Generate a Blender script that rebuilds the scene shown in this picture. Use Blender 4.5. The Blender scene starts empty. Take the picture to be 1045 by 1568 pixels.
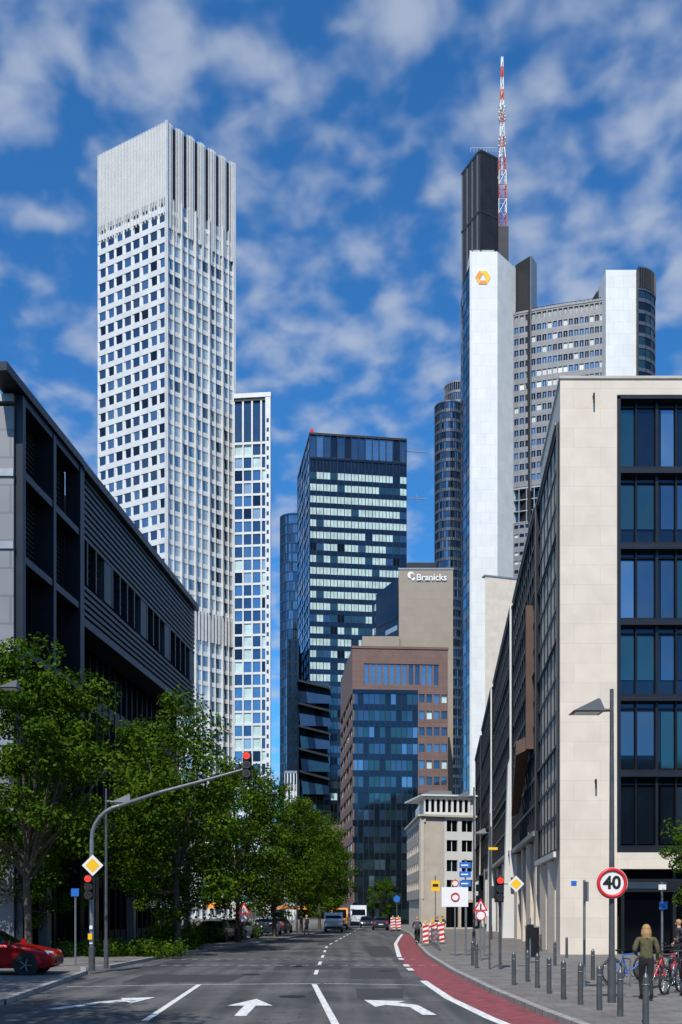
import bpy, math, random
import numpy as np
from mathutils import Vector, Matrix
random.seed(7); rng=np.random.default_rng(7)
scene=bpy.context.scene
CAMH=2.1
# placement helpers: image pixel column/row + assumed distance (m) -> metres
def E(b,d): return (b-522.5)*d/1524.0
def H(e,d): return CAMH+(1395-e)*d/1524.0
def P(b,d): return (E(b,d),d)

# ------------------------------------------------------------------ materials
def mat(name,base,rough=.6,metal=0.,var=.0,vscale=3.,bump=0.,bscale=20.,spec=.5,brick=None,streak=0.):
    m=bpy.data.materials.new(name); m.use_nodes=True
    nt=m.node_tree; N=nt.nodes; L=nt.links; b=N['Principled BSDF']
    b.inputs['Roughness'].default_value=rough; b.inputs['Metallic'].default_value=metal
    b.inputs['Specular IOR Level'].default_value=spec
    col=(*base,1); b.inputs['Base Color'].default_value=col
    tc=N.new('ShaderNodeTexCoord'); src=None
    if brick:
        w,h,mort,dark=brick
        sx=N.new('ShaderNodeSeparateXYZ'); L.new(tc.outputs['Object'],sx.inputs[0])
        ad=N.new('ShaderNodeMath'); L.new(sx.outputs[0],ad.inputs[0]); L.new(sx.outputs[1],ad.inputs[1])
        cb=N.new('ShaderNodeCombineXYZ'); L.new(ad.outputs[0],cb.inputs[0]); L.new(sx.outputs[2],cb.inputs[1])
        bt=N.new('ShaderNodeTexBrick'); L.new(cb.outputs[0],bt.inputs['Vector'])
        bt.inputs['Scale'].default_value=1; bt.inputs['Brick Width'].default_value=w; bt.inputs['Row Height'].default_value=h
        bt.inputs['Mortar Size'].default_value=mort; bt.inputs['Mortar Smooth'].default_value=.1
        bt.inputs['Color1'].default_value=col; bt.inputs['Color2'].default_value=(*[c*.93 for c in base],1)
        bt.inputs['Mortar'].default_value=(*[c*dark for c in base],1)
        src=bt.outputs['Color']
    if var>0:
        n=N.new('ShaderNodeTexNoise'); n.inputs['Scale'].default_value=vscale; n.inputs['Detail'].default_value=6
        if streak>0:
            mp=N.new('ShaderNodeMapping'); mp.inputs['Scale'].default_value=(1,1,streak)
            L.new(tc.outputs['Object'],mp.inputs[0]); L.new(mp.outputs[0],n.inputs['Vector'])
        else: L.new(tc.outputs['Object'],n.inputs['Vector'])
        mr=N.new('ShaderNodeMapRange'); mr.inputs['From Min'].default_value=.3; mr.inputs['From Max'].default_value=.7
        mr.inputs['To Min'].default_value=1-var; mr.inputs['To Max'].default_value=1+var; L.new(n.outputs['Fac'],mr.inputs['Value'])
        mx=N.new('ShaderNodeMix'); mx.data_type='RGBA'; mx.blend_type='MULTIPLY'; mx.inputs[0].default_value=1
        if src: L.new(src,mx.inputs[6])
        else: mx.inputs[6].default_value=col
        L.new(mr.outputs[0],mx.inputs[7]); src=mx.outputs[2]
    if src: L.new(src,b.inputs['Base Color'])
    if bump>0:
        n=N.new('ShaderNodeTexNoise'); n.inputs['Scale'].default_value=bscale; n.inputs['Detail'].default_value=4
        L.new(tc.outputs['Object'],n.inputs['Vector'])
        bp=N.new('ShaderNodeBump'); bp.inputs['Strength'].default_value=bump; bp.inputs['Distance'].default_value=.05
        L.new(n.outputs['Fac'],bp.inputs['Height']); L.new(bp.outputs[0],b.inputs['Normal'])
    return m
M={}
def gl(n,c,r=.06,me=.85,bump=.12,bs=.25): M[n]=mat(n,c,r,me,var=.12,vscale=.3,bump=bump,bscale=bs)
gl('glass_blue',(.09,.15,.21)); gl('glass_deep',(.03,.05,.072)); gl('glass_black',(.012,.016,.022)); gl('glass_teal',(.06,.13,.14))
gl('glass_sky',(.20,.31,.40)); gl('glass_pale',(.42,.50,.54),.15,.6)
M['blind_reflection']=mat('blind_reflection',(.50,.52,.51),.5,0,var=.1); M['blind_reflection_cool']=mat('blind_reflection_cool',(.44,.57,.54),.35,0,var=.2,vscale=.5)  # diffuse pale panes: blinds, and white reflections painted as plain colour
M['white_clad']=mat('white_clad',(.62,.62,.60),.5,0,var=.06,vscale=.4)
M['tower_clad']=mat('tower_clad',(.62,.62,.61),.45,.05,var=.09,vscale=.3)
M['panel_white']=mat('panel_white',(.72,.72,.70),.45,0,var=.05,vscale=.2,brick=(3.2,3.9,.05,.8))
M['panel_grey']=mat('panel_grey',(.185,.19,.20),.5,.1,var=.12,vscale=.3,brick=(1.6,1.3,.06,.7))
M['panel_dark']=mat('panel_dark',(.09,.11,.14),.4,.3,var=.12,vscale=.3)
M['dark_metal']=mat('dark_metal',(.020,.021,.024),.4,.5,var=.2,vscale=1)
M['bluegrey_metal']=mat('bluegrey_metal',(.018,.022,.030),.4,.4,var=.15,vscale=1)
M['louvre']=mat('louvre',(.060,.062,.066),.45,.4,var=.12,vscale=1)
M['grey_metal']=mat('grey_metal',(.28,.29,.30),.4,.5,var=.15,vscale=2)
M['black_clad']=mat('black_clad',(.028,.027,.028),.4,.3,var=.25,vscale=.3)
M['stone']=mat('stone',(.66,.575,.47),.8,0,var=.07,vscale=1.0,bump=.15,bscale=30,brick=(2.4,.9,.010,.8))
M['stone_plain']=mat('stone_plain',(.48,.43,.36),.8,0,var=.1,vscale=.8)
M['beige']=mat('beige',(.30,.25,.195),.7,0,var=.05,vscale=.5,brick=(3,1.5,.03,.88))
M['redbrown']=mat('redbrown',(.165,.095,.075),.7,0,var=.1,vscale=.8,brick=(1.5,.75,.03,.7))
M['ochre']=mat('ochre',(.36,.24,.12),.8,0,var=.2,vscale=1)
M['brownred']=mat('brownred',(.10,.06,.045),.8,0,var=.15,vscale=1)
M['roof']=mat('roof',(.07,.07,.075),.8,0,var=.2)
M['kerb']=mat('kerb',(.28,.27,.255),.85,0,var=.2,vscale=6)
M['paint']=mat('paint',(.62,.62,.60),.7,0,var=.35,vscale=9)
M['redlane']=mat('redlane',(.21,.048,.055),.85,0,var=.32,vscale=3,bump=.3,bscale=60)
M['pave']=mat('pave',(.17,.158,.145),.85,0,var=.22,vscale=1.3,bump=.2,bscale=30)
def addpavers(m):
    nt=m.node_tree;N=nt.nodes;L=nt.links;b=N['Principled BSDF']; old=b.inputs['Base Color'].links[0].from_socket
    tc=N.new('ShaderNodeTexCoord'); bt=N.new('ShaderNodeTexBrick'); bt.inputs['Scale'].default_value=1; bt.inputs['Brick Width'].default_value=.6; bt.inputs['Row Height'].default_value=.4
    bt.inputs['Mortar Size'].default_value=.012; bt.inputs['Color1'].default_value=(1,1,1,1); bt.inputs['Color2'].default_value=(.82,.82,.82,1); bt.inputs['Mortar'].default_value=(.5,.5,.5,1)
    L.new(tc.outputs['Object'],bt.inputs['Vector']); mx=N.new('ShaderNodeMix'); mx.data_type='RGBA'; mx.blend_type='MULTIPLY'; mx.inputs[0].default_value=1
    L.new(old,mx.inputs[6]); L.new(bt.outputs['Color'],mx.inputs[7]); L.new(mx.outputs[2],b.inputs['Base Color'])
addpavers(M['pave'])
M['patch']=mat('patch',(.035,.035,.037),.9,0,var=.25,vscale=8)
M['pole']=mat('pole',(.10,.105,.11),.45,.5,var=.2,vscale=5)
M['polelight']=mat('polelight',(.24,.25,.26),.4,.6,var=.15,vscale=5)
M['black']=mat('black',(.012,.012,.013),.45,0,var=.2)
M['signwhite']=mat('signwhite',(.75,.75,.73),.4,0,var=.03); M['signred']=mat('signred',(.6,.02,.025),.4,0,var=.05)
M['signyellow']=mat('signyellow',(.85,.50,.02),.4,0,var=.05); M['signblue']=mat('signblue',(.02,.13,.5),.4,0,var=.05)
M['mastred']=mat('mastred',(.55,.07,.03),.5,0,var=.15)
M['orange']=mat('orange',(.75,.27,.03),.6,0,var=.1)
M['carred']=mat('carred',(.45,.012,.015),.18,.3,var=.03); M['carwhite']=mat('carwhite',(.6,.62,.63),.25,0,var=.03)
M['cardark']=mat('cardark',(.03,.035,.045),.2,.3,var=.05); M['carblue']=mat('carblue',(.05,.12,.25),.25,.2,var=.05)
M['rubber']=mat('rubber',(.015,.015,.015),.8,0,var=.1); M['chrome']=mat('chrome',(.5,.5,.5),.25,1,var=.05)
M['jacket']=mat('jacket',(.085,.08,.035),.85,0,var=.25,vscale=15,bump=.4,bscale=15); M['trouser']=mat('trouser',(.012,.012,.014),.85,0,var=.2)
M['skin']=mat('skin',(.5,.28,.19),.6,0,var=.05); M['hair']=mat('hair',(.42,.25,.10),.6,0,var=.3,vscale=40,bump=.6,bscale=60)
M['shirt']=mat('shirt',(.04,.04,.05),.8,0,var=.1)
M['bark']=mat('bark',(.07,.055,.04),.9,0,var=.3,vscale=8,bump=.6,bscale=20)
M['lamp_hood']=mat('lamp_hood',(.09,.10,.11),.45,.4,var=.1)
def emis(name,c,s):
    m=mat(name,c,.4,0,var=.02); b=m.node_tree.nodes['Principled BSDF']
    b.inputs['Emission Color'].default_value=(*c,1); b.inputs['Emission Strength'].default_value=s; return m
M['redlight']=emis('redlight',(.9,.02,.01),1.6)
def asphalt():
    m=bpy.data.materials.new('asphalt'); m.use_nodes=True; nt=m.node_tree;N=nt.nodes;L=nt.links;b=N['Principled BSDF']
    tc=N.new('ShaderNodeTexCoord')
    n1=N.new('ShaderNodeTexNoise'); n1.inputs['Scale'].default_value=.35; n1.inputs['Detail'].default_value=8; L.new(tc.outputs['Object'],n1.inputs[0])
    mp=N.new('ShaderNodeMapping'); mp.inputs['Scale'].default_value=(1.6,.06,1); L.new(tc.outputs['Object'],mp.inputs[0])
    n2=N.new('ShaderNodeTexNoise'); n2.inputs['Scale'].default_value=1; n2.inputs['Detail'].default_value=3; L.new(mp.outputs[0],n2.inputs[0])
    n3=N.new('ShaderNodeTexNoise'); n3.inputs['Scale'].default_value=45; n3.inputs['Detail'].default_value=3; L.new(tc.outputs['Object'],n3.inputs[0])
    a=N.new('ShaderNodeMath'); L.new(n1.outputs[0],a.inputs[0]); L.new(n2.outputs[0],a.inputs[1])
    a2=N.new('ShaderNodeMath'); a2.operation='MULTIPLY_ADD'; L.new(n3.outputs[0],a2.inputs[0]); a2.inputs[1].default_value=.5; L.new(a.outputs[0],a2.inputs[2])
    r=N.new('ShaderNodeValToRGB')
    mr=N.new('ShaderNodeMapRange'); mr.inputs['From Min'].default_value=1.05; mr.inputs['From Max'].default_value=1.45; L.new(a2.outputs[0],mr.inputs[0])
    r.color_ramp.elements[0].position=0; r.color_ramp.elements[0].color=(.036,.037,.039,1); r.color_ramp.elements[1].color=(.105,.103,.099,1)
    L.new(mr.outputs[0],r.inputs[0])
    v=N.new('ShaderNodeTexVoronoi'); v.feature='DISTANCE_TO_EDGE'; v.inputs['Scale'].default_value=.22
    dn=N.new('ShaderNodeTexNoise'); dn.inputs['Scale'].default_value=.6; L.new(tc.outputs['Object'],dn.inputs[0])
    sc=N.new('ShaderNodeVectorMath'); sc.operation='SCALE'; sc.inputs['Scale'].default_value=8; L.new(dn.outputs['Color'],sc.inputs[0])
    ad=N.new('ShaderNodeVectorMath'); L.new(tc.outputs['Object'],ad.inputs[0]); L.new(sc.outputs[0],ad.inputs[1]); L.new(ad.outputs[0],v.inputs['Vector'])
    cr=N.new('ShaderNodeMapRange'); cr.inputs['From Min'].default_value=.004; cr.inputs['From Max'].default_value=.010; cr.inputs['To Min'].default_value=.5; L.new(v.outputs['Distance'],cr.inputs[0])
    mx=N.new('ShaderNodeMix'); mx.data_type='RGBA'; mx.blend_type='MULTIPLY'; mx.inputs[0].default_value=1; L.new(r.outputs[0],mx.inputs[6]); L.new(cr.outputs[0],mx.inputs[7])
    L.new(mx.outputs[2],b.inputs['Base Color']); b.inputs['Roughness'].default_value=.85
    bp=N.new('ShaderNodeBump'); bp.inputs['Strength'].default_value=.3; bp.inputs['Distance'].default_value=.02; L.new(n3.outputs[0],bp.inputs['Height']); L.new(bp.outputs[0],b.inputs['Normal'])
    return m
M['asphalt']=asphalt()
def leafmat():
    m=bpy.data.materials.new('foliage'); m.use_nodes=True; nt=m.node_tree;N=nt.nodes;L=nt.links
    out=N['Material Output']; N.remove(N['Principled BSDF'])
    tc=N.new('ShaderNodeTexCoord')
    n=N.new('ShaderNodeTexNoise'); n.inputs['Scale'].default_value=1.1; n.inputs['Detail'].default_value=5; L.new(tc.outputs['Object'],n.inputs[0])
    r=N.new('ShaderNodeValToRGB'); r.color_ramp.elements[0].position=.35; r.color_ramp.elements[0].color=(.018,.050,.004,1)
    r.color_ramp.elements[1].position=.68; r.color_ramp.elements[1].color=(.092,.160,.008,1); L.new(n.outputs[0],r.inputs[0])
    d=N.new('ShaderNodeBsdfPrincipled'); d.inputs['Roughness'].default_value=.7; d.inputs['Specular IOR Level'].default_value=.05; L.new(r.outputs[0],d.inputs['Base Color'])
    t=N.new('ShaderNodeBsdfTranslucent'); L.new(r.outputs[0],t.inputs[0])
    mx=N.new('ShaderNodeMixShader'); mx.inputs[0].default_value=.25; L.new(d.outputs[0],mx.inputs[1]); L.new(t.outputs[0],mx.inputs[2]); L.new(mx.outputs[0],out.inputs[0])
    return m
M['leaf']=leafmat()

# ------------------------------------------------------------------ mesh helpers
class Frame:
    def __init__(s,A,B):
        s.A=Vector((A[0],A[1],0)); d=Vector((B[0]-A[0],B[1]-A[1],0)); s.L=d.length; s.u=d.normalized(); s.n=Vector((s.u.y,-s.u.x,0))
    def p(s,u,n,z): return s.A+s.u*u+s.n*n+Vector((0,0,z))
class Obj:
    def __init__(s,name): s.name=name; s.parts={}; s.extra=[]
    def g(s,part,m):
        k=(part,m)
        if k not in s.parts: s.parts[k]=([],[],[])
        return s.parts[k]
    def poly(s,part,m,pts,smooth=False):
        v,f,sm=s.g(part,m); i=len(v); v.extend([tuple(p) for p in pts]); f.append(tuple(range(i,i+len(pts)))); sm.append(smooth)
    def mesh(s,part,m,vs,fs,smooth=False):
        v,f,sm=s.g(part,m); i=len(v); v.extend([tuple(p) for p in vs]); f.extend([tuple(i+k for k in q) for q in fs]); sm.extend([smooth]*len(fs))
    def box(s,part,m,F,u0,u1,n0,n1,z0,z1):
        c=[F.p(u,n,z) for z in (z0,z1) for u,n in ((u0,n0),(u1,n0),(u1,n1),(u0,n1))]
        s.mesh(part,m,c,[(0,1,2,3),(4,5,6,7),(0,1,5,4),(1,2,6,5),(2,3,7,6),(3,0,4,7)])
    def abox(s,part,m,x0,x1,y0,y1,z0,z1):
        s.box(part,m,Frame((x0,y0),(x0+1,y0)),0,x1-x0,y0-y1,0,z0,z1)
    def prism(s,part,m,pl,z0,z1):
        n=len(pl); vs=[(p[0],p[1],z0) for p in pl]+[(p[0],p[1],z1) for p in pl]
        s.mesh(part,m,vs,[tuple(range(n)),tuple(range(n,2*n))]+[(i,(i+1)%n,n+(i+1)%n,n+i) for i in range(n)])
    def tube(s,part,m,a,b,r0,r1=None,k=10):
        if r1 is None:r1=r0
        a=Vector(a);b=Vector(b);d=(b-a).normalized(); t=Vector((0,0,1)) if abs(d.z)<.9 else Vector((1,0,0))
        x=d.cross(t).normalized(); y=d.cross(x)
        vs=[a+(x*math.cos(2*math.pi*i/k)+y*math.sin(2*math.pi*i/k))*r0 for i in range(k)]+[b+(x*math.cos(2*math.pi*i/k)+y*math.sin(2*math.pi*i/k))*r1 for i in range(k)]
        s.mesh(part,m,vs,[(i,(i+1)%k,k+(i+1)%k,k+i) for i in range(k)],True)
        s.mesh(part,m,vs[:k],[tuple(range(k))]); s.mesh(part,m,vs[k:],[tuple(range(k))])
    def path(s,part,m,pts,r,k=8):
        for i in range(len(pts)-1):
            rr=r if not isinstance(r,(list,tuple)) else r[i]; r2=r if not isinstance(r,(list,tuple)) else r[i+1]
            s.tube(part,m,pts[i],pts[i+1],rr,r2,k)
    def ring(s,part,m,c,ax,R,r,k=28,j=6):
        c=Vector(c);ax=Vector(ax).normalized();t=Vector((0,0,1)) if abs(ax.z)<.9 else Vector((1,0,0)); x=ax.cross(t).normalized();y=ax.cross(x)
        vs=[];
        for i in range(k):
            a=2*math.pi*i/k; d=x*math.cos(a)+y*math.sin(a)
            for q in range(j):
                b=2*math.pi*q/j; vs.append(c+d*(R+r*math.cos(b))+ax*r*math.sin(b))
        s.mesh(part,m,vs,[(i*j+q,((i+1)%k)*j+q,((i+1)%k)*j+(q+1)%j,i*j+(q+1)%j) for i in range(k) for q in range(j)],True)
    def disc(s,part,m,c,ax,R,th=.01,k=32,rot=0):
        c=Vector(c);ax=Vector(ax).normalized();t=Vector((0,0,1)) if abs(ax.z)<.9 else Vector((1,0,0)); x=ax.cross(t).normalized();y=ax.cross(x)
        vs=[c+(x*math.cos(rot+2*math.pi*i/k)+y*math.sin(rot+2*math.pi*i/k))*R+ax*o for o in (0,th) for i in range(k)]
        s.mesh(part,m,vs,[tuple(range(k)),tuple(range(k,2*k))]+[(i,(i+1)%k,k+(i+1)%k,k+i) for i in range(k)])
    def done(s,loc=(0,0,0),rot=0,scale=1):
        e=bpy.data.objects.new(s.name,None); scene.collection.objects.link(e)
        for (pn,m),(v,f,sm) in s.parts.items():
            me=bpy.data.meshes.new(pn); me.from_pydata(v,[],f); me.materials.append(M[m]); me.polygons.foreach_set('use_smooth',sm); me.update()
            o=bpy.data.objects.new(pn,me); scene.collection.objects.link(o); o.parent=e
        for o in s.extra: o.parent=e
        e.location=loc; e.rotation_euler=(0,0,rot); e.scale=(scale,)*3
        return e
def text(s,pn,m,body,size,loc,rot,ext=.01,bold=0.):
    c=bpy.data.curves.new(pn,'FONT'); c.body=body; c.size=size; c.extrude=ext; c.offset=bold; c.align_x='CENTER'; c.align_y='CENTER'
    o=bpy.data.objects.new(pn,c); o.data.materials.append(M[m]); o.location=loc; o.rotation_euler=rot
    scene.collection.objects.link(o); s.extra.append(o)

def facade(o,A,B,z0,z1,nf,nc,panes,pier='white_clad',pw=.3,pd=.3,sp='white_clad',sh=.8,sd=.15,rec=.15,mul=None,ends=True,pfun=None,par=.6):
    F=Frame(A,B); cw=F.L/nc; fh=(z1-z0)/nf
    ms=[p[0] for p in panes]; ws=[p[1] for p in panes]
    for i in range(nf):
        za=z0+i*fh; zb=za+fh
        for j in range(nc):
            m=pfun(i,j) if pfun else None
            if m is None: m=random.choices(ms,ws)[0]
            t=random.uniform(-.012,.012)*cw
            o.poly('windows',m,[F.p(j*cw,-rec+t,za+sh),F.p((j+1)*cw,-rec-t,za+sh),F.p((j+1)*cw,-rec-t,zb),F.p(j*cw,-rec+t,zb)])
        if sh>0: o.box('spandrels',sp,F,0.002,F.L-.002,-rec-.1,sd,za,za+sh)
        if mul:
            mm,mw,k=mul
            for j in range(nc*k+1):
                u=j*cw/k
                o.box('mullions',mm,F,max(0.003,u-mw/2),min(F.L-.003,u+mw/2),-rec-.05,-rec+.08,za+sh+.002,zb-.002)
    if pw>0:
        for j in range(nc+1):
            u=j*cw; o.box('piers',pier,F,max(0,u-pw/2),min(F.L,u+pw/2),-rec-.12,pd,z0,z1)
    if par>0: o.box('parapet',sp,F,-.01,F.L+.01,-rec-.3,max(pd,sd)+.03,z1,z1+par)
def body(o,pl,z0,z1,m='roof',ins=.45):
    c=Vector((sum(p[0] for p in pl)/len(pl),sum(p[1] for p in pl)/len(pl)))
    q=[]
    for p in pl:
        v=Vector(p)-c; q.append(tuple(c+v*(1-ins*1.5/v.length)))
    o.prism('core',m,q,z0,z1)

# ------------------------------------------------------------------ ground
def sheet(name,pts,z,m):
    me=bpy.data.meshes.new(name); me.from_pydata([(x,y,z) for x,y in pts],[],[tuple(range(len(pts)))]); me.materials.append(M[m])
    o=bpy.data.objects.new(name,me); scene.collection.objects.link(o); return o
M['groundm']=mat('groundm',(.10,.095,.085),.95,0,var=.2,vscale=.2)
sheet('ground',[(-6000,-6000),(6000,-6000),(6000,6000),(-6000,6000)],-.02,'groundm')
sheet('road',[(-120,-60),(120,-60),(120,30),(9,32),(9,60),(12,260),(-8,260),(-13,60),(-14,46),(-120,46)],0,'asphalt')
rk=[(9,2),(5.6,10),(4.45,16),(4.2,20),(4.0,25.6),(3.92,33.7),(4.12,45.7),(4.67,58),(5.4,71),(6.4,91),(6.8,110),(6.2,135),(5.2,155),(4,200),(4,300)]
lk=[(-60,4),(-12,13),(-7.7,22.4),(-8.6,33),(-9.3,35.6),(-8.6,36.6),(-8.0,47.8),(-5.75,61.5),(-3.7,80),(-1.6,100),(-.6,125),(-1.5,150),(-3,200),(-5,300)]
def pavement(name,k,farx,side):
    o=Obj(name)
    pl=k+[(farx,k[-1][1]),(farx,k[0][1])]
    o.poly('slab','pave',[(x,y,.12) for x,y in pl])
    for i in range(len(k)-1):
        a,b=k[i],k[i+1]
        F=Frame(a,b) if side<0 else Frame(b,a)
        o.box('kerb','kerb',F,0,F.L,-.02,.16,-.02,.125)
        for t in np.arange(0,F.L,1.0):
            o.box('kerb_joints','patch',F,t,t+.02,.0,.163,-.02,.127)
    o.done()
pavement('pavement',rk,60,1); pavement('pavement',lk,-60,-1)
bl=[(6.2,8),(3.9,14),(3.0,18.5),(2.6,24),(2.48,29.6),(2.5,37),(2.68,45.7),(3.5,64),(4.7,80),(5.6,91)]
sheet('bike_lane',[p for p in bl]+[(x-.17,y) for x,y in reversed(rk[1:10])],.004,'redlane')
mk=Obj('road_markings')
def line(a,b,w,z=.009,m='paint'):
    F=Frame(a,b); mk.poly('lines',m,[F.p(0,-w/2,z),F.p(F.L,-w/2,z),F.p(F.L,w/2,z),F.p(0,w/2,z)])
def poly(pl,cx,cy,ang,s=1,z=.009):
    c,q=math.cos(ang),math.sin(ang); mk.poly('arrows','paint',[(cx+s*(x*c-y*q),cy+s*(x*q+y*c),z) for x,y in pl])
def interp(pl,y):
    for (x0,y0),(x1,y1) in zip(pl,pl[1:]):
        if y0<=y<=y1: return x0+(x1-x0)*(y-y0)/(y1-y0)
    return pl[-1][0]
y=12
while y<90:
    if not 29.6<y<33 and not 40<y<43:
        y2=min(y+1.5,91); line((interp(bl,y),y),(interp(bl,y2),y2),.22)
    y+=1.5 if y<30 or y>45 else 2.6
line((-3.75,19),(-4.05,28.4),.14); line((-.1,18.4),(-.77,28.6),.15)
line((-4.1,28.5),(-.6,28.8),.10); line((-.5,28.9),(2.4,28.2),.08); line((-7.6,27.6),(-4.1,28.5),.08)
for k in range(24): line((-8+k*.5,38.6),(-7.75+k*.5,38.6),.10)
for k in range(22): line((-7.5+k*.5,43.5),(-7.25+k*.5,43.5),.10)
def cl(y): return -.85 if y<60 else -.85+(y-60)*.05
y=33
while y<140:
    line((cl(y),y),(cl(y+2.5),y+2.5),.13); y+=6
arrow=[(-.12,-2.0),(.12,-2.0),(.13,.2),(.5,.2),(0,1.9),(-.5,.2),(-.13,.2)]
poly(arrow,-2.02,21.9,0,1)
poly([(.05,-1.9),(.33,-1.9),(.12,.2),(-.3,.8),(-.1,1.2),(-1.05,1.5),(-.85,-.2),(-.6,.25),(-.1,-.25)],1.6,22.0,0,1,.010)
poly([(-.35,-1.8),(-.65,-1.8),(-.1,.1),(.25,.6),(.1,1.0),(.85,1.35),(.75,-.3),(.52,.1),(.1,-.35)],-5.5,23.0,-.1,1,.010)
for xx,y0,y1,w in [(.3,31,37,1.6),(1.4,46,60,1.2),(-2.5,36,40,2.5),(-1.5,62,75,1),(-6.5,29.5,33,3.2),(.4,24,27,1.1)]:
    mk.poly('asphalt_patches','patch',[(xx,y0,.004),(xx+w,y0,.004),(xx+w+.2,y1,.004),(xx,y1,.004)])
for cx,cy in [(-1.2,24.5),(1.6,35),(-3,33),(.8,50)]:
    mk.disc('manhole_covers','dark_metal',(cx,cy,.0045),(0,0,1),.33,.003)
mk.done()

# ------------------------------------------------------------------ left white tower (tall)
D0=260.
def white_tower():
    o=Obj('white_skyscraper')
    C=P(255,D0); dl=D0*1208/1155; dr=D0*1208/1143
    Lp=P(150,dl); Rp=P(360,dr); Bk=(Lp[0]+Rp[0]-C[0],Lp[1]+Rp[1]-C[1])
    top=H(187,D0); zc=H(300,D0); 
    body(o,[Lp,C,Rp,Bk],0,top-1,ins=1.0,m='tower_clad')
    nf=48; fh=(zc)/nf
    F=Frame(Lp,C); nc=8; cw=F.L/nc
    for i in range(nf):
        za=i*fh; 
        o.box('spandrels','tower_clad',F,0,F.L,-.6,.0,za,za+fh*.38)
        for j in range(nc):
            u=j*cw
            m=random.choices(['glass_blue','glass_deep','glass_sky'],[5,2,3])[0]
            o.poly('windows',m,[F.p(u,-.2,za+fh*.38),F.p(u+cw,-.2,za+fh*.38),F.p(u+cw,-.2,za+fh),F.p(u,-.2,za+fh)])
            s=.22*cw if (i+j)%2 else .36*cw
            vs=[F.p(u,.0,za+fh*.38),F.p(u+s,-.2,za+fh*.38),F.p(u,-.2,za+fh*.38),F.p(u,.0,za+fh),F.p(u+s*.8,-.2,za+fh),F.p(u,-.2,za+fh)]
            o.mesh('wedge_piers','tower_clad',vs,[(0,1,2),(3,4,5),(0,1,4,3),(1,2,5,4),(2,0,3,5)])
            vs=[F.p(u+cw-.30,-.2,za+fh*.38),F.p(u+cw,0.06,za+fh*.38),F.p(u+cw,-.2,za+fh*.38),F.p(u+cw-.30,-.2,za+fh),F.p(u+cw,0.06,za+fh),F.p(u+cw,-.2,za+fh)]
            o.mesh('wedge_piers','tower_clad',vs,[(0,1,2),(3,4,5),(0,1,4,3),(1,2,5,4),(2,0,3,5)])
    k=46
    o.box('crown_wall','tower_clad',F,0,F.L,-.6,-.05,zc,top)
    for j in range(k):
        u=(j+.5)*F.L/k; o.box('crown_fins','white_clad',F,u-.11,u+.11,-.1,.2,zc-fh*(.4 if j%2 else 1.2),top+.2)
    F=Frame(C,Rp); nc=10; cw=F.L/nc
    for i in range(nf):
        za=i*fh; mech=(H(972,D0)<za<H(925,D0))
        for j in range(nc):
            u=j*cw
            if mech and j>2:
                for q in range(2): o.box('plant_floor_fins','tower_clad',F,u+q*cw/2,u+q*cw/2+.55,-.4,.25,za,za+fh)
                o.poly('plant_floor','glass_deep',[F.p(u,-.3,za),F.p(u+cw,-.3,za),F.p(u+cw,-.3,za+fh),F.p(u,-.3,za+fh)])
                continue
            g=random.choices(['glass_pale','glass_sky','glass_blue'],[6,4,.6] if j<6 else [3,5,2])[0]  # paler glass colour on this face stands in for reflected clouds
            o.box('spandrels_side','tower_clad',F,u+.001,u+cw-.001,-.5,-.12,za,za+fh*.30)
            o.poly('windows_side',g,[F.p(u,-.3,za+fh*.30),F.p(u+cw,-.3,za+fh*.30),F.p(u+cw,-.3,za+fh),F.p(u,-.3,za+fh)])
            a=.66*cw if j%2==0 else .34*cw
            d=.75 if j%2==0 else .3
            vs=[F.p(u,-.3,za),F.p(u,d,za),F.p(u+a,-.3,za),F.p(u,-.3,za+fh),F.p(u,d,za+fh),F.p(u+a*.7,-.3,za+fh)]
            o.mesh('sawtooth_piers','tower_clad',vs,[(0,1,2),(3,4,5),(0,1,4,3),(1,2,5,4),(2,0,3,5)])
    o.box('crown_wall','dark_metal',F,0,F.L,-.6,-.2,zc,top-.5)
    for j in range(32):
        if j%5==3: continue
        u=(j+.5)*F.L/32; w=.24 if j%5 in(0,1) else .16
        o.box('crown_fins','white_clad' if j%5 in(0,1) else 'tower_clad',F,u-w,u+w,-.15,.3 if j%5 in(0,1) else .05,zc-8-(4 if j%4==0 else 0),top+.1)
    o.box('corner_trim','tower_clad',F,-.3,.25,-.3,.5,0,top+.3); o.box('corner_trim','tower_clad',F,F.L-.7,F.L,-.3,.5,0,top)
    o.done()
white_tower()

def slim():
    o=Obj('slim_office_tower'); d=269.
    A=P(359,d); B=P(414.5,d-1); top=H(607,d); bk=18
    pl=[A,B,(B[0]-1.6,B[1]+bk),(A[0]+.6,A[1]+bk)]
    body(o,pl,0,top-2,ins=.8)
    zz=H(682,d)
    def pf(i,j):
        return random.choices(['glass_blue','glass_pale','glass_sky','blind_reflection_cool','glass_deep'],[5,2,5,2.5,2.5])[0]
    facade(o,A,B,4,zz,36,4,[],'white_clad',.38,.3,'white_clad',.6,.12,pfun=pf)
    facade(o,A,B,zz+.6,top-1.6,1,4,[('glass_blue',1)],'white_clad',.45,.4,'dark_metal',.2,.0)
    F=Frame(A,B); o.box('roof_frame','white_clad',F,.0,F.L+.2,-1,.7,top-.8,top+.4); o.box('edge_pier','white_clad',F,F.L-1.3,F.L+.1,-.5,.6,0,top-.8)
    for k in range(52): o.box('pier_notches','glass_blue',F,F.L-.95,F.L-.35,.6,.62,6+k*2.5,7.1+k*2.5)
    o.done()
slim()

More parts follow.
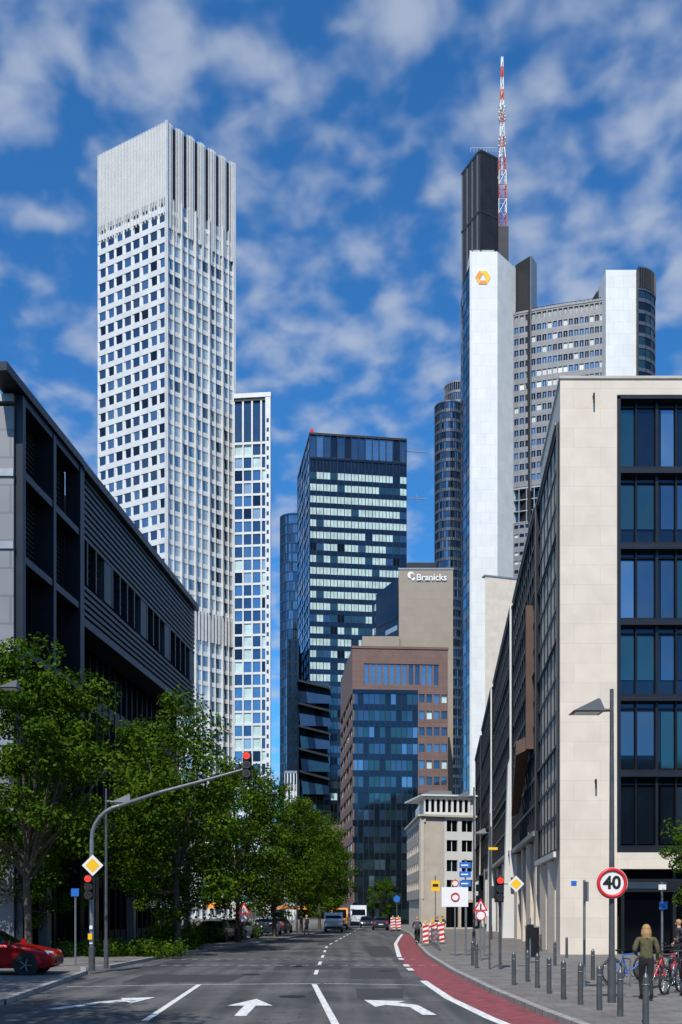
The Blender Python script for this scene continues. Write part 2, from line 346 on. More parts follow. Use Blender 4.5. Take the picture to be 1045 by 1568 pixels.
def roundtower(name,px0,px1,py,d,nf,panes,sp,sh=.7,seg=20,pier='bluegrey_metal'):
    o=Obj(name); r=(E(px1,d)-E(px0,d))/2; c=(E((px0+px1)/2,d),d+r); top=H(py,d)
    pts=[(c[0]+r*math.cos(a),c[1]+r*math.sin(a)) for a in [2*math.pi*i/seg for i in range(seg)]]
    o.prism('core','roof',[(c[0]+(x-c[0])*.93,c[1]+(y-c[1])*.93) for x,y in pts],0,top-.5)
    for i in range(seg):
        A,B=pts[i],pts[(i+1)%seg]
        if (A[1]+B[1])/2>c[1]+r*.5: continue
        facade(o,A,B,0,top-.6,nf,2,panes,pier,.18,.1,sp,sh,.05)
    return o
roundtower('round_glass_tower',428,470,785,400,42,[('glass_blue',4),('glass_sky',6)],'glass_blue',.5,pier='glass_blue').done()
roundtower('curved_office_tower',668,712,612,420,52,[('glass_blue',5),('glass_deep',2),('glass_sky',3)],'panel_dark',1.3).done()
o=roundtower('curved_office_tower',683,726,582,440,54,[('glass_blue',5),('glass_deep',3)],'panel_grey',1.0,pier='panel_grey'); o.done()
o=Obj('grey_office_slab'); A=P(440,300);B=P(458,300)
body(o,[A,B,(B[0],320),(A[0],320)],0,H(978,300)); facade(o,A,B,0,H(978,300)-.6,24,2,[('glass_deep',1)],'panel_grey',1.3,.2,'panel_grey',1.3,.1); o.done()
o=Obj('grey_office_slab'); A=P(436,240);B=P(455,240)
body(o,[A,B,(B[0],260),(A[0],260)],0,H(1180,240)); facade(o,A,B,0,H(1180,240)-.6,9,4,[('glass_deep',1),('blind_reflection',1)],'white_clad',.3,.2,'grey_metal',1.3,.1); o.done()

def dark_tower():
    o=Obj('dark_glass_tower'); d=300.
    B=P(623,d); A=P(474,d-4); Lb=P(456,d+26); top=H(672,d); zc=H(712,d)
    bk=(B[0]+2,d+28); pl=[A,B,bk,Lb]; body(o,pl,0,top-3,ins=.7,m='black')
    nf=38
    row=[random.random() for _ in range(nf)]
    def pf(i,j):
        if i>=nf-1: return 'glass_deep'
        x=random.random()
        if i<12: return random.choices(['glass_teal','glass_deep','glass_black','glass_blue','blind_reflection_cool'],[4,5,3,4,.4])[0]
        base=.88 if i>24 else (.62 if i>18 else .34)
        if j>10 and i<34: x+=.25*(j-10)*.5
        base*= .72+.4*row[i]
        return 'blind_reflection_cool' if x<base else ('glass_teal' if x<base+.2 else random.choice(['glass_black','glass_deep','glass_blue','glass_blue']))  # pale cool panes paint the white reflections on this front as colour
    facade(o,A,B,2,zc,nf,14,[],'black_clad',.14,.12,'glass_deep',1.4,.02,rec=.08,mul=('black_clad',.1,2),pfun=pf)
    facade(o,A,B,zc+.6,top-.6,1,14,[('glass_sky',3),('glass_blue',3),('glass_deep',3)],'black_clad',.2,.3,'black_clad',.3,.05)
    facade(o,Lb,A,2,top-.6,nf+2,5,[('glass_blue',3),('glass_sky',5),('glass_pale',2)],'glass_blue',.12,.08,'glass_blue',.7,.02)
    F=Frame(A,B)
    for k in range(5):
        zt=H(1050+k*34,d); w=9.5-k*.4; u0=-3.2+k*.25
        zb=H(1084+k*34,d)
        for q in range(4):
            a0=q/4*w+u0;a1=(q+1)/4*w+u0
            o.poly('sloped_panes',random.choice(['glass_deep','glass_teal','glass_blue']),[F.p(a0,3.4,zb),F.p(a1,3.4,zb),F.p(a1-.6,1.0,zt),F.p(a0-.6,1.0,zt)])
        o.mesh('sloped_bands','black_clad',[F.p(u0-.9,.6,zt+.5),F.p(u0+w,.6,zt-1.8),F.p(u0+w,3.8,zt-2.6),F.p(u0-.9,3.8,zt-.4),F.p(u0-.9,.6,zt+1),F.p(u0+w,.6,zt-1.2),F.p(u0+w,3.8,zt-2.0),F.p(u0-.9,3.8,zt+.2)],[(0,1,2,3),(4,5,6,7),(0,1,5,4),(1,2,6,5),(2,3,7,6),(3,0,4,7)])
    o.box('beacon','signred',F,.4,1.4,-2,-1,top-.6,top+1.6)
    for zz in (H(690,d),H(762,d)): o.box('side_bracket','grey_metal',F,F.L,F.L+6,-.6,-.3,zz,zz+.25); 
    o.box('side_bracket','grey_metal',F,F.L+3,F.L+3.2,-.6,-.3,H(762,d)-.6,H(755,d))
    for k in range(6): o.box('roof_gear','dark_metal',F,3+k*4,4.2+k*4,-4,-3,top-.5,top+.6+.5*(k%3))
    o.done()
dark_tower()

def redbrown():
    o=Obj('red_brown_office_block'); d=150.
    A=P(540,d);B=P(686,d+1); Lb=P(522,d+22); top=H(990,d); bk=(B[0]+2,d+24)
    body(o,[A,B,bk,Lb],0,top-.5,'redbrown',.3)
    F=Frame(A,B); z2=H(1055,d); s=F.L/146.
    o.box('top_wall','redbrown',F,0,17*s,-.4,.0,z2,top-.2); o.box('top_wall','redbrown',F,133*s,F.L,-.4,.0,z2,top-.2)
    o.box('top_wall','redbrown',F,17*s,133*s,-.4,0,z2,H(1047,d)); o.box('top_wall','redbrown',F,17*s,133*s,-.4,0,H(1015,d),top-.2)
    FA=F.p(17*s,-.1,0);FB=F.p(133*s,-.1,0)
    facade(o,(FA.x,FA.y),(FB.x,FB.y),H(1047,d),H(1015,d)-.02,1,12,[('glass_sky',2),('glass_blue',1)],'redbrown',.3,-.0,'redbrown',.05,.0,rec=.2,par=0)
    o.box('cornice','redbrown',F,-.1,F.L+.1,-.5,.12,top-.2,top+.15)
    m=F.p(100*s,0,0); mm=(m.x,m.y)
    facade(o,A,mm,0,z2-.6,14,12,[('glass_teal',5),('glass_deep',5),('glass_sky',2),('glass_blue',4)],'black_clad',.08,.06,'glass_deep',.9,.03,rec=.06)
    facade(o,mm,B,0,z2-.6,14,4,[('glass_blue',4),('glass_sky',4),('blind_reflection_cool',1)],'redbrown',.3,.06,'redbrown',1.25,.03,rec=.2)
    facade(o,Lb,A,0,z2-.6,14,4,[('glass_deep',4),('glass_blue',1)],'redbrown',.4,.03,'redbrown',1.2,.05)
    F2=Frame(Lb,A); o.box('side_wall','redbrown',F2,0,F2.L,-.5,.02,z2,top)
    o.done()
    o=Obj('beige_office_block'); d=180.
    A=P(611,d);B=P(694,d); top=H(872,d); w=24; bk=(B[0]+1,d+w)
    o.prism('walls','beige',[A,B,bk,(A[0]+1,d+w)],0,top)
    F=Frame(A,B)
    o.box('coping','grey_metal',F,-.1,F.L+.1,-.5,.1,top,top+.3)
    o.abox('roof_plant','black_clad',E(626,d),E(676,d)-.5,d+4,d+14,top,H(861,d+4)); 
    Lx=E(575,d+12)
    o.mesh('sloped_glass','glass_deep',[(A[0]-.1,d+.5,top-1.2),(A[0]-.1,d+20,top-1.2),(Lx,d+20,H(925,d+14)),(Lx,d+8,H(925,d+14)),(A[0]-.1,d+.5,0),(A[0]-.1,d+20,0),(Lx,d+20,0),(Lx,d+8,0)],[(0,1,2,3),(0,3,7,4),(2,3,7,6),(1,2,6,5)])
    F3=Frame((Lx,d+8),(A[0]-.1,d+.5))
    for i in range(8):
        z=40+i*2.2; o.box('lean_to_bars','glass_pale' if i in(4,5,6) else 'dark_metal',F3,F3.L*(.45 if i in (4,5,6) else 0.02),F3.L*.97,.02,.06,z,z+(.9 if i in(4,5,6) else .3))
    o.abox('podium','beige',E(555,d),E(612,d),d-.5,d+8,0,H(975,d))
    text(o,'company_name','signwhite','Branicks',1.62,(E(661,d),d-.15,H(884.5,d)),(math.pi/2,0,0),.06,.03)
    o.disc('logo','signwhite',(E(629.5,d),d-.02,H(880.5,d)),(0,-1,0),.62,.1,24); o.disc('logo_centre','beige',(E(630,d)+.15,d-.14,H(881,d)),(0,-1,0),.34,.02,24)
    o.disc('logo','signwhite',(E(633,d),d-.02,H(886,d)),(0,-1,0),.34,.1,24)
    o.done()
redbrown()

# ------------------------------------------------------------------ bank tower with antenna
def bank():
    o=Obj('bank_skyscraper'); d=345.
    pz=H(385,d)
    A=P(720,d);B=P(762,d);S=P(790,d+9)
    o.prism('white_pillar','panel_white',[A,B,S,(S[0]-4,S[1]+12),(A[0],d+18)],0,pz)
    F=Frame(A,B); o.box('pillar_edge','white_clad',F,-.1,.5,-.5,.12,0,pz+.3)
    o.box('pillar_cap','grey_metal',F,1.2,F.L-1,-2,-1,pz,pz+1.2)
    C1=P(790,d+10);C2=P(813,d+5);C3=P(822,d+10); zt=H(400,d+8)
    o.prism('service_block','black_clad',[C1,C2,C3,(C3[0],d+25),(C1[0],d+25)],100,zt)
    Fb=Frame(C1,C2)
    for j in range(18): u=(j+.5)*Fb.L/18; o.box('block_fins','louvre',Fb,u-.08,u+.08,-.1,.15,180,zt)
    Fb=Frame(C2,C3); o.box('block_side','grey_metal',Fb,0,Fb.L,-.2,.1,150,zt+.3)
    K=[P(708,d+12),P(735,d+1.0),P(762,d+5)]; zt=H(226,d); 
    o.prism('core_top','black_clad',[K[0],K[1],K[2],(K[2][0]-1,d+20),(K[0][0]+1,d+22)],pz-1,zt)
    o.prism('core_top','black_clad',[K[0],P(721,d+6),(E(721,d),d+18),(K[0][0]+1,d+22)],H(440,d),pz-1)
    for a,b,m in ((K[0],K[1],'louvre'),(K[1],K[2],'black_clad')):  # lit left face painted with lighter fin materials, the other face darker
        Fb=Frame(a,b); n=14
        for j in range(n):
            u=(j+.5)*Fb.L/n; low=H(438,d) if (m=='louvre' and u<Fb.L*.42) else pz-.9
            o.box('core_fins','grey_metal' if (j%4==0 and m=='louvre') else m,Fb,u-.22,u+.22,-.1,.35,low,zt-.3)
        o.box('core_band',m,Fb,0,Fb.L,-.1,.45,H(322,d),H(318,d)); o.box('core_band',m,Fb,0,Fb.L,-.1,.45,zt-.8,zt)
    for i in range(9): o.tube('railing','white_clad',(K[1][0]-3+i*1.1,d+2,zt),(K[1][0]-3+i*1.1,d+2,zt+1.5),.05,k=5)
    o.tube('railing','white_clad',(K[1][0]-3,d+2,zt+1.5),(K[1][0]+5.8,d+2,zt+1.5),.1,k=5)
    ax,ay=E(769,d+8),d+8; z0=H(352,d+8)
    o.prism('antenna_base','black_clad',[(ax-1.7,ay-2),(ax+2,ay-2),(ax+2,ay+3),(ax-1.7,ay+3)],pz-1,z0)
    lv=[(352,1.6),(330,1.55),(308,1.5),(286,1.45),(264,1.35),(244,1.2),(228,.85),(212,.75),(190,.7),(172,.65),(155,.6),(138,.5),(120,.45),(103,.38),(88,.3)]
    zs=[(H(e,d+8),w*.88) for e,w in lv]
    for i in range(len(zs)-1):
        (za,wa),(zb,wb)=zs[i],zs[i+1]; m='mastred' if i%2==0 else 'signwhite'
        ca=[(ax+sx*wa,ay+sy*wa,za) for sx,sy in((-1,-1),(1,-1),(1,1),(-1,1))]; cb=[(ax+sx*wb,ay+sy*wb,zb) for sx,sy in((-1,-1),(1,-1),(1,1),(-1,1))]
        t=.17
        for k in range(4):
            o.tube('antenna_legs',m,ca[k],cb[k],t,k=5); o.tube('antenna_braces',m,ca[k],cb[(k+1)%4],t*.7,k=4); o.tube('antenna_braces',m,cb[k],cb[(k+1)%4],t*.7,k=4)
    o.tube('antenna_core','signwhite',(ax,ay,H(244,d)),(ax,ay,H(100,d)),.22,k=6)
    o.tube('antenna_tip','mastred',(ax,ay,H(88,d)),(ax,ay,H(70,d)),.18,.08,k=6)
    for e in (138,145,152,158,186,196,206):
        for k in range(5):
            a=k*1.256+e; o.tube('antenna_dishes','signwhite',(ax+.6*math.cos(a),ay+.6*math.sin(a),H(e,d)),(ax+1.2*math.cos(a),ay+1.2*math.sin(a),H(e,d)+.6),.3,.38,8)
    F=Frame(A,B); cu,cz=F.L*.47,H(425,d)
    def lp(u,z,n=.14): return F.p(cu+u,n,cz+z)
    R=2.7; hx=[(R*math.cos(math.radians(a)),R*math.sin(math.radians(a))*.98) for a in (-60,0,60,120,180,240)]
    hi=[(0.9,-1.0),(1.25,-.75),(.15,1.15),(-.15,1.15),(-1.25,-.75),(-.9,-1.0)]
    for i in range(6):
        j=(i+1)%6; o.poly('bank_logo',('signyellow','signyellow','signyellow','orange','signyellow','orange')[i],[lp(*hx[i]),lp(*hx[j]),lp(*hi[j]),lp(*hi[i])])
    G=[P(706,d+22),P(709,d+10),P(720,d)]
    for a,b in zip(G,G[1:]):
        facade(o,a,b,0,H(430,d+8),56,2,[('glass_teal',4),('glass_blue',3),('glass_deep',2),('glass_sky',1)],'bluegrey_metal',.15,.05,'glass_deep',.8,.02,rec=.05)
    cp=[P(763,d+10),P(795,d+7),P(830,d+4.5),P(862,d+2.5),P(895,d+.8),P(926,d-1)]
    ztop=H(486,d+10); zg1=H(742,d+5); zg0=H(797,d+5)
    body(o,cp+[(cp[-1][0]+5,d+50),(cp[0][0],d+50)],0,ztop-1,'panel_grey',1.5)
    n=int((ztop-zg1)/4.05)
    for si,(a,b) in enumerate(zip(cp,cp[1:])):
        def pf(i,j,si=si):
            if i==n-1: return 'panel_grey'
            if i in(8,9) and si>0: return random.choice(['blind_reflection','glass_sky','panel_white'])
            return None
        facade(o,a,b,zg1,ztop-1.2,n,4,[('glass_deep',4),('glass_blue',3),('blind_reflection',1.4),('glass_sky',2),('glass_teal',1)],'panel_grey',.45,.12,'panel_grey',1.9,.08,rec=.25,pfun=pf,mul=('grey_metal',.12,2))
        facade(o,a,b,zg0,zg1-.8,3,3,[('glass_teal',3),('glass_deep',2)],'grey_metal',.25,.1,'grey_metal',.3,.05,rec=1.5)
        facade(o,a,b,0,zg0-.8,44,4,[('glass_deep',4),('glass_blue',2),('blind_reflection',2),('glass_black',1)],'panel_grey',.45,.12,'panel_grey',1.9,.08,rec=.25)
        Fr=Frame(a,b); o.tube('roof_rail','dark_metal',Fr.p(0,-1,ztop+1.2),Fr.p(Fr.L,-1,ztop+1.2),.1,k=4)
        for q in range(5): p=Fr.p(q*Fr.L/5,-1,ztop-.6); o.tube('roof_rail','dark_metal',p,p+Vector((0,0,1.8)),.1,k=4)
        o.box('parapet_band','panel_grey',Fr,0,Fr.L,-1,.3,ztop-.6,ztop+.1)
    R0=P(928,d-6);R1=P(976,d-6);zt=H(413,d-6)
    o.prism('right_pillar','panel_white',[R0,R1,(R1[0],d+20),(R0[0],d+20)],0,zt)
    seg=7; c=(R1[0]-1,d+1); rr=E(1003,d)-c[0]; pts=[(c[0]+rr*math.cos(a),c[1]+rr*math.sin(a)) for a in np.linspace(-math.pi*.47,math.pi*.1,seg)]
    for i,(a,b) in enumerate(zip(pts,pts[1:])):
        o.prism('rounded_core','dark_metal',[a,b,c],H(462,d),zt-.2)
        facade(o,a,b,0,H(462,d)-.6,54,1,[('glass_teal',3),('glass_deep',2),('glass_blue',1)],'bluegrey_metal',.15,.06,'panel_dark',1.2,.02)
        Fb=Frame(a,b)
        for q in range(3): o.box('rounded_fins','louvre',Fb,q*Fb.L/3,q*Fb.L/3+.3,-.1,.3,H(462,d),zt)
    o.prism('rounded_core','black',[pts[0],pts[-1],(c[0]-2,d+15)],0,zt-1)
    o.prism('left_wing','louvre',[P(908,d+8),P(928,d-2),(E(928,d),d+20),(E(908,d),d+20)],150,H(440,d+2)); 
    o.prism('left_wing','louvre',[P(917,d+6),P(928,d-2.2),(E(928,d),d+20),(E(917,d),d+20)],150,H(430,d+2))
    o.done()
bank()
o=Obj('beige_slab_building'); d=165.
A=P(743,d);B=P(800,d+2); o.prism('walls','stone',[A,B,(B[0]+3,d+30),(A[0]+3.5+2,d+30)],0,H(882,d)); F=Frame(A,B)
o.box('coping','grey_metal',F,-.1,F.L,-1,.1,H(882,d),H(882,d)+.25)
o.done()

# ------------------------------------------------------------------ left dark office building
def left_building():
    o=Obj('dark_louvred_office_building')
    X0=-20.; 
    def L(d): return (X0+.1*d,d)
    T=26.4
    n0,n1,n2=46.9,54.7,80.5
    body(o,[L(n0),L(n2),(-45,n2+2),(-45,n0)],0,T-.3,'black',1.6)
    F=Frame(L(n1),L(n2))
    for z0,z1 in ((18.3,20.5),(22.9,T)):
        z=z0
        o.box('louvre_backing','dark_metal',F,0,F.L,-.5,-.2,z0,z1)
        while z<z1-.1: o.box('louvres','louvre',F,0,F.L,-.2,.12,z,z+.2); z+=.36
    nb=18; bw=F.L/nb
    for j in range(nb):
        u=j*bw; grp=j%9
        if grp in(3,8): o.box('solid_bays','louvre',F,u,u+bw,-.3,.08,20.5,22.9)
        else:
            o.poly('windows','glass_pale' if j in(4,5,6) else random.choice(['glass_deep','glass_black','glass_black']),[F.p(u,-.3,20.5),F.p(u+bw,-.3,20.5),F.p(u+bw,-.3,22.9),F.p(u,-.3,22.9)])
            o.box('window_fins','dark_metal',F,u-.1,u+.1,-.3,.1,20.5,22.9)
            for q in range(5): o.box('blind_slats','dark_metal',F,u+.1,u+bw-.1,-.28,-.2,20.7+q*.45,20.78+q*.45)
    o.box('roof_edge','bluegrey_metal',F,-.1,F.L+.1,-.6,.45,T,T+.45); o.box('lower_edge','bluegrey_metal',F,-.05,F.L+.05,-1.6,.3,17.9,18.3)
    o.box('soffit','dark_metal',F,0,F.L,-6,-.3,17.95,18.2)
    o.box('corner_post','bluegrey_metal',F,-.35,.25,-.5,.35,0,T+.2)
    a=F.p(0,-1.6,0); b=F.p(F.L,-1.6,0)
    def pf(i,j): return random.choices(['glass_black','glass_deep','blind_reflection','glass_pale'],[5,3,2.6,2.6])[0]  # pale and blind panes paint the bright reflections in this glass as colour
    facade(o,(a.x,a.y),(b.x,b.y),0,17.9,5,22,[],'dark_metal',.12,.25,'louvre',.9,.2,mul=('dark_metal',.06,2),pfun=pf)
    facade(o,(b.x,b.y),(-45,n2+2),0,17.9,5,10,[('glass_deep',1)],'dark_metal',.2,.2,'dark_metal',.9,.2)
    F=Frame(L(n0),L(n1)); h=F.L/2
    for z in (T-.0,22.9,18.9,14.5,10.3,5.8): o.box('frame_beams','bluegrey_metal',F,0,F.L-.36,-.8,.3,z-.3,z+.05)
    for u in (.15,h,): o.box('frame_posts','bluegrey_metal',F,u-.17,u+.17,-.8,.34,0,T)
    for k,(z0,z1) in enumerate(((18.9,22.6),(22.9,26.0),(14.5,18.6),(10.3,14.2),(5.8,10),(0,5.5))):
        o.box('bay_backing','black',F,0.1,F.L+.6,-1.35,-1.25,z0-.3,z1+.4)
        if k<2:
            z=z0
            while z<z1: o.box('inner_louvres','louvre',F,0.1,F.L-.4,-1.1,-.7,z+.1,z+.2); z+=.25
        else:
            for q in range(8): u=q*F.L/8; o.poly('windows',random.choice(['glass_black','glass_deep','glass_black']),[F.p(u,-.75,z0),F.p(u+F.L/8,-.75,z0),F.p(u+F.L/8,-.75,z1),F.p(u,-.75,z1)]); o.box('window_fins','dark_metal',F,u,u+.1,-.8,-.5,z0,z1)
    o.box('bay_end_wall','black',F,F.L-.6,F.L-.45,-3,-.5,0,T-.4)
    o.box('roof_edge','bluegrey_metal',F,-2,F.L-.1,-.6,.45,T+.1,T+.5)
    A=(-45,n0);B=L(n0); F=Frame(A,B)
    o.box('end_post','panel_grey',F,F.L-.75,F.L-.05,-.5,.2,0,T-.6)
    for z in (T,22.9,19.5,14.5,10.3,5.8): o.box('end_beams','grey_metal',F,0,F.L-.04,-.5,.28,z-.4,z-.05)
    for j in range(24):
        u=F.L-.75-j*.75
        o.box('end_posts','grey_metal' if j%3==2 else 'louvre',F,u-.08,u,-.4,.1,0,T-.4)
    o.box('end_glass','glass_black',F,0,F.L-.8,-.6,-.35,0,T-.5)
    for d in (50,57,64,71,78): x,y=L(d); o.abox('columns','grey_metal',x-.1,x+.35,y-.35,y+.35,.12,6)
    o.done()
left_building()

# ------------------------------------------------------------------ right stone building and glazed street side
def stone_building():
    o=Obj('stone_office_building'); d=45.7; T=H(580,d)
    A=P(858,d); B=P(945,d); 
    o.prism('stone_wall','stone',[A,B,(B[0],d+9),(A[0]+.9,d+9)],4.6,T)
    o.prism('stone_base','stone',[(A[0]-.0,A[1]),B,(B[0],d+9),(A[0]+.9,d+9)],.12,4.595)
    o.prism('roof_coping','stone_plain',[(A[0]-.05,d-.06),(30,d-.06),(30,d+9),(A[0]+.85,d+9)],T,T+.12)
    F=Frame(B,(30,d)); 
    o.box('stone_band','stone',F,0,F.L,-1,0,H(604,d),T-.002)
    o.box('stone_band','stone',F,0,F.L,-1,0.06,H(1330,d),H(1305,d))
    zt=H(607,d); fh=(zt-H(1305,d))/6.
    zb=H(1305,d)
    for i in range(6):
        za=zb+i*fh
        o.box('spandrels','bluegrey_metal',F,0,F.L,-.6,-.02,za+.0,za+.22)
        o.box('spandrels','dark_metal',F,0,F.L,-.6,-.12,za+.221,za+.34)
        u=0
        while u<F.L-2:
            w=1.85; r=random.random
            o.poly('windows','glass_deep' if i>0 else 'glass_black',[F.p(u,-.42,za+.34),F.p(u+w,-.42-r()*.02,za+.34),F.p(u+w,-.42,za+fh),F.p(u,-.42-r()*.02,za+fh)])
            lo=za+.42+(.0 if r()<.7 else .6); hi=za+fh-.45
            o.poly('curtains',random.choice(['glass_blue','glass_sky','glass_teal']) if i>0 else 'glass_deep',[F.p(u+.28,-.37,lo),F.p(u+w*.47,-.37,lo),F.p(u+w*.47,-.37-r()*.02,hi),F.p(u+.28,-.37,hi)])
            o.poly('curtains',random.choice(['glass_blue','glass_deep','glass_teal']),[F.p(u+w*.56,-.37,lo),F.p(u+w*.97,-.37,lo),F.p(u+w*.97,-.37-r()*.02,hi),F.p(u+w*.56,-.37,hi)])
            for uu,ww in ((u,.12),(u+w*.5,.05)):
                o.box('mullions','dark_metal',F,uu,uu+ww,-.5,-.25,za+.34,za+fh)
            o.box('mullions','dark_metal',F,u+.12,u+w,-.5,-.33,za+fh-.35,za+fh-.28)
            u+=w
    o.box('frame','bluegrey_metal',F,0,.16,-.6,.03,zb,zt)
    o.box('frame','bluegrey_metal',F,0,F.L,-.6,.03,zt-.1,zt+.05)
    o.prism('core','black',[(B[0],d+1.2),(30,d+1.2),(30,d+9),(B[0],d+9)],0,T-.2)
    for j in range(8):
        u=.3+j*2.4
        o.poly('shop_windows',random.choice(['glass_black','glass_deep','glass_black']),[F.p(u,-.6,.3),F.p(u+2.4,-.6,.3),F.p(u+2.4,-.6,H(1330,d)),F.p(u,-.6,H(1330,d))]); o.box('shop_frames','dark_metal',F,u,u+.15,-.7,-.4,.12,H(1330,d))
    o.box('shop_fascia','dark_metal',F,0,F.L,-.7,-.3,3.0,3.6)
    o.box('shop_sign','glass_sky',F,.6,2.4,-.3,-.27,3.15,3.45)
    for k in range(14): o.tube('roof_rail','grey_metal',(A[0]+1.0+k*1.5,d+1,T),(A[0]+1+k*1.5,d+1,T+.55),.025,k=5)
    o.tube('roof_rail','grey_metal',(A[0]+1,d+1,T+.5),(30,d+1,T+.5),.03,k=5)
    o.tube('roof_rail','grey_metal',(A[0]+1,d+1,T+.3),(30,d+1,T+.3),.02,k=5)
    for px,py in ((908,612),(911,1200)):
        x,z=E(px,d),H(py,d); o.tube('wall_lamp','black',(x,d-.02,z+.15),(x,d-.22,z+.15),.03,k=6); o.tube('wall_lamp','black',(x,d-.22,z+.2),(x,d-.22,z-.25),.045,k=8)
    o.box('house_number_plate','signblue',Frame(A,B),.5,.75,0,.03,3.3,3.5)
    def S(y,off=0): return (5.5+.1*y+off,y)
    g=[('glass_deep',4),('glass_blue',4),('glass_teal',4),('glass_sky',3),('glass_pale',1)]
    segs=[(46.1,55.5,4.9,24.7,-.02),(55.5,73,6.6,24.7,-.12),(73,98,6.6,24.5,-.25),(98,122,6.6,24.2,-.4),(122,142,6.6,23.6,-.5)]
    for k,(y0,y1,zb,rt,off) in enumerate(segs):
        nf=12 if y0<60 else 10; nc=max(4,int((y1-y0)/1.4))
        facade(o,S(y1,off),S(y0,off),zb,rt-.25,nf,nc,g,'dark_metal',.08,.05,'bluegrey_metal',.16,.04,rec=.06,par=.25)
        o.prism('side_core','black',[S(y0,off+.3),(S(y0)[0]+(2.5 if y0<50 else 14),y0),(S(y1)[0]+(2.5 if y0<50 else 14),y1),S(y1,off+.3)],zb,rt-.1)
        Fs=Frame(S(y1,off),S(y0,off))
        fm='white_clad' if k in(2,3) else 'louvre'; fw=.12 if k in(2,3) else .06
        o.box('edge_fins',fm,Fs,Fs.L-fw,Fs.L+.0,-.2,.18 if k in (2,3) else .12,4.6,rt+.1)
        o.box('roof_trim','grey_metal',Fs,0.01,Fs.L-.15,-.2,.16,rt+.001,rt+.13)
        o.box('sill_trim','white_clad' if k<1 else 'grey_metal',Fs,0.01,Fs.L-.15,-.2,.24,zb-.28,zb-.02)
        for q in (1,2,3): o.box('floor_ledges','bluegrey_metal',Fs,0.01,Fs.L-.15,-.1,.10,zb+q*(rt-zb)/4-.06,zb+q*(rt-zb)/4+.04)
    for y,h,wd in ((47.5,4.5,1.6),(51.5,4.5,1.6),(57,6.2,.6),(60.5,6.2,1.4),(66,6.2,.6),(71,6.2,1.2),(78,6.2,.7),(86,6.2,1),(95,6.2,.7),(106,6.2,1)):
        x=S(y)[0]; o.abox('stone_piers','stone',x-.05,x+1.0,y,y+wd,.12,h)
    for y,zt in ((74,13.0),(99,16.0),(123,15.5)):
        x=S(y)[0]; o.mesh('tapering_blades','white_clad',[(x-.45,y,zt),(x+.0,y,zt+1.5),(x+.0,y,.1),(x-.9,y,.1),(x-.45,y+.5,zt),(x+.0,y+.5,zt+1.5),(x+.0,y+.5,.1),(x-.9,y+.5,.1)],[(0,1,2,3),(4,5,6,7),(0,1,5,4),(1,2,6,5),(2,3,7,6),(3,0,4,7)])
    o.prism('recess_wall','glass_black',[S(46,1.4),(S(46)[0]+2,46.2),(S(140)[0]+2,140),S(140,1.4)],0,6.5)
    Fs=Frame(S(66,-.2),S(58,-.2))
    o.mesh('brown_canopy','brownred',[Fs.p(0,.1,8.6),Fs.p(Fs.L,.1,11.6),Fs.p(Fs.L,.9,11.2),Fs.p(0,.6,8.4),Fs.p(0,.1,9.0),Fs.p(Fs.L,.1,12.4),Fs.p(Fs.L,.9,12.0),Fs.p(0,.6,8.7)],[(0,1,2,3),(4,5,6,7),(0,1,5,4),(1,2,6,5),(2,3,7,6),(3,0,4,7)])
    o.box('brown_post','brownred',Fs,Fs.L+.1,Fs.L+.45,-.3,.35,11.5,19.8)
    text(o,'wall_letter','grey_metal','W',1.2,(S(60.5)[0]+.4,60.4,H(1285,60)),(math.pi/2,0,0),.02)
    o.done()
stone_building()

# ------------------------------------------------------------------ street end buildings
def small(name,b0,b1,e,d,dep,nf,nc,wall,panes,pw,sh,z0=4.5,leftface=None,ground='glass_black'):
    o=Obj(name); A=P(b0,d);B=P(b1,d);T=H(e,d)
    pl=[A,B,(B[0]+.5,d+dep),(A[0],d+dep)]
    body(o,pl,0,T,wall,.5)
    facade(o,A,B,z0,T-.6,nf,nc,panes,wall,pw,.05,wall,sh,.0,rec=.25,mul=('signwhite',.06,1))
    facade(o,A,B,.1,z0-.1,1,max(2,nc//2),[(ground,1),('glass_deep',1)],wall,.4,.1,wall,.3,.05)
    A2=(A[0]+(leftface or 0),d+dep)
    facade(o,A2,A,z0,T-.6,nf,max(3,int(dep/3)),panes,wall,pw,.05,wall,sh,.0,rec=.25)
    facade(o,A2,A,.1,z0-.1,1,4,[(ground,1)],wall,.4,.1,wall,.3,.05)
    return o,A,B,T
wp=[('glass_black',3),('glass_deep',2),('blind_reflection',1)]
o=Obj('corner_stone_building'); d=115.
A=P(645,d-5);M1=P(681,d-4);B=P(727,d-3); Lb=P(624,d+14); T=H(1256,d)
body(o,[Lb,A,M1,B,(B[0],d+16)],0,T,'stone_plain',.4)
F=Frame(A,M1); o.box('blank_wall','stone_plain',F,0,F.L,-.5,.0,.1,T-.01)
facade(o,M1,B,3.4,T-.3,4,2,[('glass_black',3),('glass_deep',1)],'white_clad',.5,.02,'white_clad',.95,.018,rec=.2,par=.25,mul=('signwhite',.05,2))
facade(o,M1,B,.1,3.1,1,2,[('glass_black',1)],'stone_plain',.3,.1,'stone_plain',.2,.05,par=.25)
facade(o,Lb,A,3.5,T-.6,4,8,wp,'stone_plain',.8,.05,'stone_plain',1.1,.05,rec=.2)
for a,b in((Lb,A),(A,M1),(M1,B)):
    F=Frame(a,b); o.box('cornice','stone_plain',F,-.15,F.L+.15,-.4,.35,T+.02,T+.25)
a=P(650,d-2);b=P(727,d-1); Ta=H(1222,d)
body(o,[a,b,(b[0],d+14),(a[0],d+14)],T,Ta,'white_clad',.3); 
facade(o,a,b,T+.3,Ta-.3,1,9,wp,'white_clad',.25,.05,'white_clad',.5,.0,rec=.2,par=.3)
